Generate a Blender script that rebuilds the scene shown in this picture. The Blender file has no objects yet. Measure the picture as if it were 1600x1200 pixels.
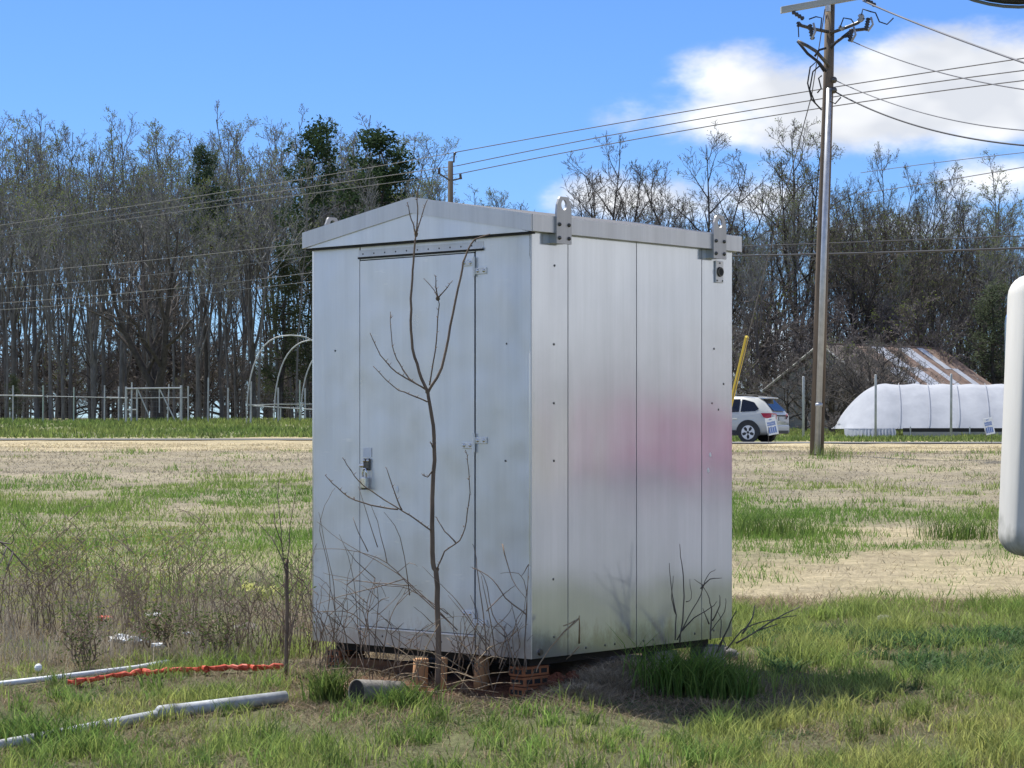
import bpy, math, random
import numpy as np
from mathutils import Vector, Matrix

# ------------------------------------------------------------------ camera, sky, sun, exposure
F = 3559.0 / 1600.0          # focal length in picture widths
FP, HZ, CAMZ = 3559.0, 675.0, 1.42
scene = bpy.context.scene
COL = scene.collection
cam_d = bpy.data.cameras.new('camera'); cam = bpy.data.objects.new('camera', cam_d); COL.objects.link(cam)
cam_d.sensor_width = 36.0; cam_d.lens = 36.0 * F; cam_d.shift_y = 75.0 / 1600.0
cam_d.clip_start = 0.1; cam_d.clip_end = 3000
cam.location = (0, 0, CAMZ); cam.rotation_euler = (math.pi / 2, 0, 0)
scene.camera = cam
scene.view_settings.view_transform = 'Standard'; scene.view_settings.look = 'None'
scene.view_settings.exposure = 0.60; scene.view_settings.gamma = 1.0
scene.cycles.use_denoising = True
scene.cycles.max_bounces = 8; scene.cycles.transparent_max_bounces = 16

SUN_AZ = Vector((-0.69, 0.72, 0)).normalized()
SUN_EL = math.radians(62)
sun_dir = Vector((SUN_AZ.x * math.cos(SUN_EL), SUN_AZ.y * math.cos(SUN_EL), math.sin(SUN_EL)))
sl = bpy.data.lights.new('sun', 'SUN'); sl.energy = 4.4; sl.angle = math.radians(0.6); sl.color = (1.0, 0.95, 0.86)
so = bpy.data.objects.new('sun', sl); COL.objects.link(so)
so.rotation_euler = sun_dir.to_track_quat('Z', 'Y').to_euler(); so.location = (0, 0, 40)

world = bpy.data.worlds.new('World'); scene.world = world; world.use_nodes = True
world.cycles.sampling_method = 'MANUAL'; world.cycles.sample_map_resolution = 512
wt = world.node_tree; wt.nodes.clear()
def wn(t, **k):
    n = wt.nodes.new(t)
    for a, b in k.items(): setattr(n, a, b)
    return n
def wmath(op, a, b=None, c=None, clamp=False):
    n = wn('ShaderNodeMath', operation=op); n.use_clamp = clamp
    for i, v in enumerate((a, b, c)):
        if v is None: continue
        if hasattr(v, 'is_linked'): wt.links.new(v, n.inputs[i])
        else: n.inputs[i].default_value = v
    return n.outputs[0]
def wvec(op, a, b=None):
    n = wn('ShaderNodeVectorMath', operation=op)
    for i, v in enumerate((a, b)):
        if v is None: continue
        if hasattr(v, 'is_linked'): wt.links.new(v, n.inputs[i])
        else: n.inputs[i].default_value = v
    return n.outputs['Value'] if op == 'LENGTH' else n.outputs[0]
sky = wn('ShaderNodeTexSky', sky_type='NISHITA'); sky.sun_disc = False
sky.sun_elevation = SUN_EL; sky.sun_rotation = math.atan2(SUN_AZ.x, SUN_AZ.y)
sky.air_density = 1.0; sky.dust_density = 0.0; sky.ozone_density = 4.0; sky.altitude = 300
tc = wn('ShaderNodeTexCoord'); D = tc.outputs['Generated']
def wnoise(scale, detail, rough, vec, off=(0, 0, 0)):
    n = wn('ShaderNodeTexNoise'); n.inputs['Scale'].default_value = scale; n.inputs['Detail'].default_value = detail
    n.inputs['Roughness'].default_value = rough
    wt.links.new(wvec('ADD', vec, off), n.inputs['Vector']); return n.outputs['Fac']
Ds = wvec('MULTIPLY', D, (1, 1, 1.9))
n1 = wnoise(22, 5, 0.6, Ds)
n2 = wnoise(7, 3, 0.55, Ds, (3.1, 1.7, 0.4))
def blob(px, py, rx, rz, gain=1.0):
    c = Vector(((px - 800) / FP, 1, (HZ - py) / FP)).normalized()
    v = wvec('SUBTRACT', D, tuple(c)); v = wvec('MULTIPLY', v, (FP / rx, FP / rx, FP / rz))
    return wmath('MULTIPLY', wmath('SUBTRACT', 1.0, wvec('LENGTH', v), clamp=True), gain)
field = None
for b in ((1500, 140, 360, 130, 1.4), (1380, 165, 360, 105, 1.3), (1190, 145, 255, 105, 0.88), (1110, 178, 230, 75, 0.82), (1700, 130, 300, 130, 1.3),
          (1560, 275, 200, 55, 0.8), (1010, 310, 230, 70, 0.68), (1180, 310, 220, 75, 0.72), (1350, 360, 300, 70, 0.65),
          (1250, 560, 500, 140, 0.7)):
    f = blob(*b); field = f if field is None else wmath('MAXIMUM', field, f)
def dblob(azdeg, eldeg, r, rz, gain):
    a, e = math.radians(azdeg), math.radians(eldeg); c = (math.sin(a)*math.cos(e), math.cos(a)*math.cos(e), math.sin(e))
    v = wvec('MULTIPLY', wvec('SUBTRACT', D, c), (1/r, 1/r, 1/rz))
    return wmath('MULTIPLY', wmath('SUBTRACT', 1.0, wvec('LENGTH', v), clamp=True), gain)
clear = wmath('SUBTRACT', 1.0, wmath('MULTIPLY', dblob(-14, 10, .62, .30, 2.2), 1.0, clamp=True), clamp=True)
for b in ((34, 8, .30, .13, 1.1), (60, 7, .45, .22, 1.4), (88, 6, .55, .26, 1.7), (122, 9, .42, .2, 1.2), (-75, 26, .35, .12, .9)):
    field = wmath('MAXIMUM', field, dblob(*b))
glob = wmath('MULTIPLY', wmath('SUBTRACT', wnoise(2.3, 4, 0.5, wvec('MULTIPLY', D, (1, 1, 2.4)), (5.3, 8.1, 2.2)), 0.47, clamp=True), 4.5)
field = wmath('MAXIMUM', field, wmath('MULTIPLY', glob, clear))
dens = wmath('ADD', field, wmath('MULTIPLY', wmath('SUBTRACT', n1, 0.5), 1.1))
dens = wmath('ADD', dens, wmath('MULTIPLY', wmath('SUBTRACT', n2, 0.5), 0.9))
dens = wmath('MULTIPLY', dens, wmath('MULTIPLY', field, 5.0, clamp=True))
mr = wn('ShaderNodeMapRange', interpolation_type='SMOOTHERSTEP')
wt.links.new(dens, mr.inputs[0]); mr.inputs[1].default_value = 0.12; mr.inputs[2].default_value = 0.80
# cloud body: whiter where thick and lumpy, greyer where the noise is thin
n3 = wnoise(15, 3, 0.5, Ds, (0.0, 0.0, 0.035))
shade = wn('ShaderNodeMapRange'); wt.links.new(n3, shade.inputs[0]); shade.inputs[1].default_value = 0.40; shade.inputs[2].default_value = 0.60
ccol = wn('ShaderNodeMix', data_type='RGBA'); wt.links.new(shade.outputs[0], ccol.inputs[0])
ccol.inputs[6].default_value = (4.2, 4.4, 4.8, 1); ccol.inputs[7].default_value = (6.3, 6.35, 6.4, 1)
smix = wn('ShaderNodeMix', data_type='RGBA'); wt.links.new(mr.outputs[0], smix.inputs[0])
stint = wn('ShaderNodeMix', data_type='RGBA', blend_type='MULTIPLY'); stint.inputs[0].default_value = 1.0
wt.links.new(sky.outputs[0], stint.inputs[6]); stint.inputs[7].default_value = (0.385, 0.545, 0.83, 1)
wt.links.new(stint.outputs[2], smix.inputs[6]); wt.links.new(ccol.outputs[2], smix.inputs[7])
bg = wn('ShaderNodeBackground'); bg.inputs[1].default_value = 0.12
wt.links.new(smix.outputs[2], bg.inputs[0])
wo = wn('ShaderNodeOutputWorld'); wt.links.new(bg.outputs[0], wo.inputs[0])

# ------------------------------------------------------------------ helpers
rnd = random.Random(7)
def PX(px, py, d):
    return Vector(((px - 800) / FP * d, d, CAMZ - (py - HZ) / FP * d))
def XP(px, d): return (px - 800) / FP * d

class MB:
    """collects simple shapes for one mesh object"""
    def __init__(self): self.v = []; self.f = []; self.smooth = False
    def add(self, vs, fs):
        o = len(self.v); self.v.extend(vs); self.f.extend([tuple(i + o for i in f) for f in fs]); return self
    def box(self, x0, y0, z0, x1, y1, z1):
        return self.add([(x0,y0,z0),(x1,y0,z0),(x1,y1,z0),(x0,y1,z0),(x0,y0,z1),(x1,y0,z1),(x1,y1,z1),(x0,y1,z1)],
                        [(0,3,2,1),(4,5,6,7),(0,1,5,4),(1,2,6,5),(2,3,7,6),(3,0,4,7)])
    def hexa(self, b, t):      # 4 bottom, 4 top points (same winding)
        return self.add(list(b) + list(t), [(0,3,2,1),(4,5,6,7),(0,1,5,4),(1,2,6,5),(2,3,7,6),(3,0,4,7)])
    def tube(self, pts, rad, n=5, cap=True):
        pts = [Vector(p) for p in pts]; k = len(pts)
        if not hasattr(rad, '__len__'): rad = [rad] * k
        o = len(self.v); ref = None
        for i, p in enumerate(pts):
            t = (pts[min(i+1, k-1)] - pts[max(i-1, 0)])
            if t.length < 1e-9: t = Vector((0,0,1))
            t.normalize()
            if ref is None:
                ref = Vector((1,0,0)) if abs(t.x) < 0.8 else Vector((0,1,0))
            a = (ref - t * ref.dot(t)).normalized(); b = t.cross(a); ref = a
            r = rad[i]
            for j in range(n):
                an = 2 * math.pi * j / n; ca = math.cos(an) * r; sa = math.sin(an) * r
                self.v.append((p.x + a.x*ca + b.x*sa, p.y + a.y*ca + b.y*sa, p.z + a.z*ca + b.z*sa))
        for i in range(k - 1):
            for j in range(n):
                j2 = (j + 1) % n
                self.f.append((o+i*n+j, o+i*n+j2, o+(i+1)*n+j2, o+(i+1)*n+j))
        if cap:
            self.f.append(tuple(o + j for j in reversed(range(n)))); self.f.append(tuple(o + (k-1)*n + j for j in range(n)))
        return self
    def spike(self, p, q, r):
        p = Vector(p); q = Vector(q); t = (q - p)
        a = t.orthogonal().normalized(); b = t.normalized().cross(a); o = len(self.v)
        for j in range(3):
            an = 2.094 * j; w = p + (a * math.cos(an) + b * math.sin(an)) * r; self.v.append(tuple(w))
        self.v.append(tuple(q)); self.f.extend([(o, o+1, o+3), (o+1, o+2, o+3), (o+2, o, o+3)]); return self
    def disc(self, c, nrm, r, n=16):
        nrm = Vector(nrm).normalized(); a = nrm.orthogonal().normalized(); b = nrm.cross(a); c = Vector(c)
        vs = [tuple(c + (a*math.cos(2*math.pi*j/n) + b*math.sin(2*math.pi*j/n))*r) for j in range(n)]
        return self.add(vs, [tuple(range(n))])
    def dome(self, c, nrm, r, h, n=10, m=3):     # rivet / bolt head
        nrm = Vector(nrm).normalized(); a = nrm.orthogonal().normalized(); b = nrm.cross(a); c = Vector(c); o = len(self.v)
        for i in range(m):
            t = i / m * math.pi / 2
            for j in range(n):
                an = 2*math.pi*j/n
                self.v.append(tuple(c + (a*math.cos(an) + b*math.sin(an))*r*math.cos(t) + nrm*h*math.sin(t)))
        self.v.append(tuple(c + nrm*h))
        for i in range(m-1):
            for j in range(n): self.f.append((o+i*n+j, o+i*n+(j+1)%n, o+(i+1)*n+(j+1)%n, o+(i+1)*n+j))
        for j in range(n): self.f.append((o+(m-1)*n+j, o+(m-1)*n+(j+1)%n, o+m*n))
        return self
    def lump(self, c, rx, ry, rz, seed=0, rough=0.25, n=9, m=6):
        rr = random.Random(seed); o = len(self.v)
        for i in range(m + 1):
            t = -math.pi/2 + math.pi * i / m
            for j in range(n):
                an = 2*math.pi*j/n; k = 1 + rr.uniform(-rough, rough)
                self.v.append((c[0] + rx*k*math.cos(t)*math.cos(an), c[1] + ry*k*math.cos(t)*math.sin(an), c[2] + rz*k*math.sin(t)))
        for i in range(m):
            for j in range(n): self.f.append((o+i*n+j, o+i*n+(j+1)%n, o+(i+1)*n+(j+1)%n, o+(i+1)*n+j))
        return self
    def build(self, name, m, parent=None, smooth=False, bevel=0.0):
        me = bpy.data.meshes.new(name); me.from_pydata(self.v, [], self.f); me.update()
        if smooth: me.shade_smooth()
        ob = bpy.data.objects.new(name, me); COL.objects.link(ob)
        if m: me.materials.append(m)
        if parent: ob.parent = parent
        if bevel:
            bm = ob.modifiers.new('bevel', 'BEVEL'); bm.width = bevel; bm.segments = 2; bm.limit_method = 'ANGLE'
        return ob
def tag(o, label=None, cat=None, group=None, kind=None):
    if label: o['label'] = label
    if cat: o['category'] = cat
    if group: o['group'] = group
    if kind: o['kind'] = kind
    return o
def thing(name, label, cat, loc=(0,0,0), rz=0.0, group=None):
    o = bpy.data.objects.new(name, None); COL.objects.link(o); o.location = loc; o.rotation_euler = (0,0,rz); o.empty_display_size = 0.2
    return tag(o, label, cat, group)
def copy_tree(o, parent=None):
    c = o.copy(); COL.objects.link(c); c.parent = parent
    for ch in o.children: copy_tree(ch, c)
    return c

# ------------------------------------------------------------------ materials
def mat(name, c1, c2=None, rough=0.7, metal=0.0, scale=8.0, bump=0.0, bscale=None, stretch=(1,1,1), spec=0.5, detail=5.0, lo=0.35, hi=0.65, coat=0.0):
    m = bpy.data.materials.new(name); m.use_nodes = True; nt = m.node_tree; b = nt.nodes['Principled BSDF']
    b.inputs['Roughness'].default_value = rough; b.inputs['Metallic'].default_value = metal
    b.inputs['Specular IOR Level'].default_value = spec; b.inputs['Coat Weight'].default_value = coat
    c2 = c2 or tuple(x * 0.75 for x in c1)
    t = nt.nodes.new('ShaderNodeTexCoord'); mp = nt.nodes.new('ShaderNodeMapping'); mp.inputs['Scale'].default_value = stretch
    nt.links.new(t.outputs['Object'], mp.inputs[0])
    n = nt.nodes.new('ShaderNodeTexNoise'); n.inputs['Scale'].default_value = scale; n.inputs['Detail'].default_value = detail; n.inputs['Roughness'].default_value = 0.62
    nt.links.new(mp.outputs[0], n.inputs['Vector'])
    r = nt.nodes.new('ShaderNodeMapRange'); r.inputs[1].default_value = lo; r.inputs[2].default_value = hi; nt.links.new(n.outputs['Fac'], r.inputs[0])
    mx = nt.nodes.new('ShaderNodeMix'); mx.data_type = 'RGBA'; nt.links.new(r.outputs[0], mx.inputs[0])
    mx.inputs[6].default_value = (*c1, 1); mx.inputs[7].default_value = (*c2, 1); nt.links.new(mx.outputs[2], b.inputs['Base Color'])
    if bump:
        n2 = nt.nodes.new('ShaderNodeTexNoise'); n2.inputs['Scale'].default_value = bscale or scale * 3; n2.inputs['Detail'].default_value = 4
        nt.links.new(mp.outputs[0], n2.inputs['Vector'])
        bp = nt.nodes.new('ShaderNodeBump'); bp.inputs['Strength'].default_value = 1.0; bp.inputs['Distance'].default_value = bump
        nt.links.new(n2.outputs['Fac'], bp.inputs['Height']); nt.links.new(bp.outputs[0], b.inputs['Normal'])
    return m

def aluminium(name, base, metal, rough, aniso=0.0, dent=0.004, dscale=2.2, streak=0.10, scuff=0.0):
    m = bpy.data.materials.new(name); m.use_nodes = True; nt = m.node_tree; b = nt.nodes['Principled BSDF']; L = nt.links.new
    t = nt.nodes.new('ShaderNodeTexCoord')
    def noise(scale, st, det=5, ro=0.6):
        mp = nt.nodes.new('ShaderNodeMapping'); mp.inputs['Scale'].default_value = st; L(t.outputs['Object'], mp.inputs[0])
        n = nt.nodes.new('ShaderNodeTexNoise'); n.inputs['Scale'].default_value = scale; n.inputs['Detail'].default_value = det; n.inputs['Roughness'].default_value = ro
        L(mp.outputs[0], n.inputs['Vector']); return n.outputs['Fac']
    def mrange(v, a, c, d, e):
        r = nt.nodes.new('ShaderNodeMapRange'); L(v, r.inputs[0])
        for i, x in enumerate((a, c, d, e)): r.inputs[1+i].default_value = x
        return r.outputs[0]
    st = noise(9, (1, 1, 0.06)); fine = noise(60, (1, 1, 0.03), 3); bl = noise(3.0, (1, 1, 0.8)); speck = noise(38, (1, 1, 1), 6, 0.75)
    def mul(a, c):
        n = nt.nodes.new('ShaderNodeMath'); n.operation = 'MULTIPLY'; L(a, n.inputs[0]); L(c, n.inputs[1]); return n.outputs[0]
    v = mul(mrange(st, 0.3, 0.7, 1 - streak, 1 + streak * .4), mrange(bl, 0.3, 0.7, 1 - streak, 1.0))
    v = mul(v, mrange(fine, 0.3, 0.7, 1 - streak * 0.5, 1.0)); v = mul(v, mrange(speck, 0.64, 0.78, 1.0, 0.92))
    vm = nt.nodes.new('ShaderNodeVectorMath'); vm.operation = 'SCALE'; vm.inputs[0].default_value = base; L(v, vm.inputs['Scale'])
    col = vm.outputs[0]
    if scuff:
        s = mul(mrange(noise(5.0, (1, 1, 6.0), 6, 0.7), 0.60, 0.70, 0, 1), mrange(noise(1.6, (1, 1, 1), 2), 0.5, 0.62, 0, scuff))
        mx = nt.nodes.new('ShaderNodeMix'); mx.data_type = 'RGBA'; L(s, mx.inputs[0]); L(col, mx.inputs[6]); mx.inputs[7].default_value = (0.86, 0.86, 0.85, 1); col = mx.outputs[2]
    sz = nt.nodes.new('ShaderNodeSeparateXYZ'); L(t.outputs['Object'], sz.inputs[0])   # mud splashed up from the ground
    ad = nt.nodes.new('ShaderNodeMath'); ad.operation = 'MULTIPLY_ADD'; L(noise(16, (1, 1, 0.5), 6, 0.75), ad.inputs[0]); ad.inputs[1].default_value = -0.42; L(sz.outputs['Z'], ad.inputs[2])
    mm_ = nt.nodes.new('ShaderNodeMix'); mm_.data_type = 'RGBA'; L(mrange(ad.outputs[0], -0.17, -0.06, 0.5, 0.0), mm_.inputs[0]); L(col, mm_.inputs[6]); mm_.inputs[7].default_value = (0.34, 0.27, 0.20, 1); col = mm_.outputs[2]
    L(col, b.inputs['Base Color']); b.inputs['Metallic'].default_value = metal
    L(mrange(bl, 0.3, 0.7, rough * 0.85, rough * 1.2), b.inputs['Roughness'])
    if aniso: b.inputs['Anisotropic'].default_value = aniso
    bp = nt.nodes.new('ShaderNodeBump'); bp.inputs['Distance'].default_value = dent; bp.inputs['Strength'].default_value = 1.0
    L(noise(dscale, (1, 1, 0.8), 1.5, 0.45), bp.inputs['Height']); L(bp.outputs[0], b.inputs['Normal'])
    return m

def attr_mat(name, rough=0.9, transl=0.0, bump=0.0, bscale=30, nscale=9.0, nvar=0.35):
    m = bpy.data.materials.new(name); m.use_nodes = True; nt = m.node_tree; b = nt.nodes['Principled BSDF']; L = nt.links.new
    a = nt.nodes.new('ShaderNodeAttribute'); a.attribute_name = 'col'
    b.inputs['Roughness'].default_value = rough; b.inputs['Specular IOR Level'].default_value = 0.25
    col = a.outputs['Color']
    if nvar:
        t = nt.nodes.new('ShaderNodeTexCoord')
        v = None
        for sc, am in ((nscale, nvar), (nscale * 6, nvar), (nscale * 0.12, nvar * 0.6)):
            n = nt.nodes.new('ShaderNodeTexNoise'); n.inputs['Scale'].default_value = sc; n.inputs['Detail'].default_value = 6; n.inputs['Roughness'].default_value = 0.7
            L(t.outputs['Object'], n.inputs['Vector'])
            r = nt.nodes.new('ShaderNodeMapRange'); L(n.outputs['Fac'], r.inputs[0]); r.inputs[1].default_value = 0.3; r.inputs[2].default_value = 0.7
            r.inputs[3].default_value = 1 - am; r.inputs[4].default_value = 1 + am
            if v is None: v = r.outputs[0]
            else:
                q = nt.nodes.new('ShaderNodeMath'); q.operation = 'MULTIPLY'; L(v, q.inputs[0]); L(r.outputs[0], q.inputs[1]); v = q.outputs[0]
        vm = nt.nodes.new('ShaderNodeVectorMath'); vm.operation = 'SCALE'; L(col, vm.inputs[0]); L(v, vm.inputs['Scale']); col = vm.outputs[0]
        if bump:
            n2 = nt.nodes.new('ShaderNodeTexNoise'); n2.inputs['Scale'].default_value = bscale; n2.inputs['Detail'].default_value = 6; n2.inputs['Roughness'].default_value = 0.7
            L(t.outputs['Object'], n2.inputs['Vector'])
            bp = nt.nodes.new('ShaderNodeBump'); bp.inputs['Distance'].default_value = bump; L(n2.outputs['Fac'], bp.inputs['Height']); L(bp.outputs[0], b.inputs['Normal'])
    L(col, b.inputs['Base Color'])
    if transl:
        tr = nt.nodes.new('ShaderNodeBsdfTranslucent'); L(col, tr.inputs['Color'])
        mx = nt.nodes.new('ShaderNodeMixShader'); mx.inputs[0].default_value = transl
        L(b.outputs[0], mx.inputs[1]); L(tr.outputs[0], mx.inputs[2]); L(mx.outputs[0], nt.nodes['Material Output'].inputs[0])
    return m

def leaf_mat(name, c1, c2, transl=0.35):
    m = mat(name, c1, c2, rough=0.85, scale=1.3, spec=0.08); nt = m.node_tree; L = nt.links.new
    b = nt.nodes['Principled BSDF']; src = b.inputs['Base Color'].links[0].from_socket
    tr = nt.nodes.new('ShaderNodeBsdfTranslucent'); L(src, tr.inputs['Color'])
    mx = nt.nodes.new('ShaderNodeMixShader'); mx.inputs[0].default_value = transl
    L(b.outputs[0], mx.inputs[1]); L(tr.outputs[0], mx.inputs[2]); L(mx.outputs[0], nt.nodes['Material Output'].inputs[0])
    return m

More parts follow.
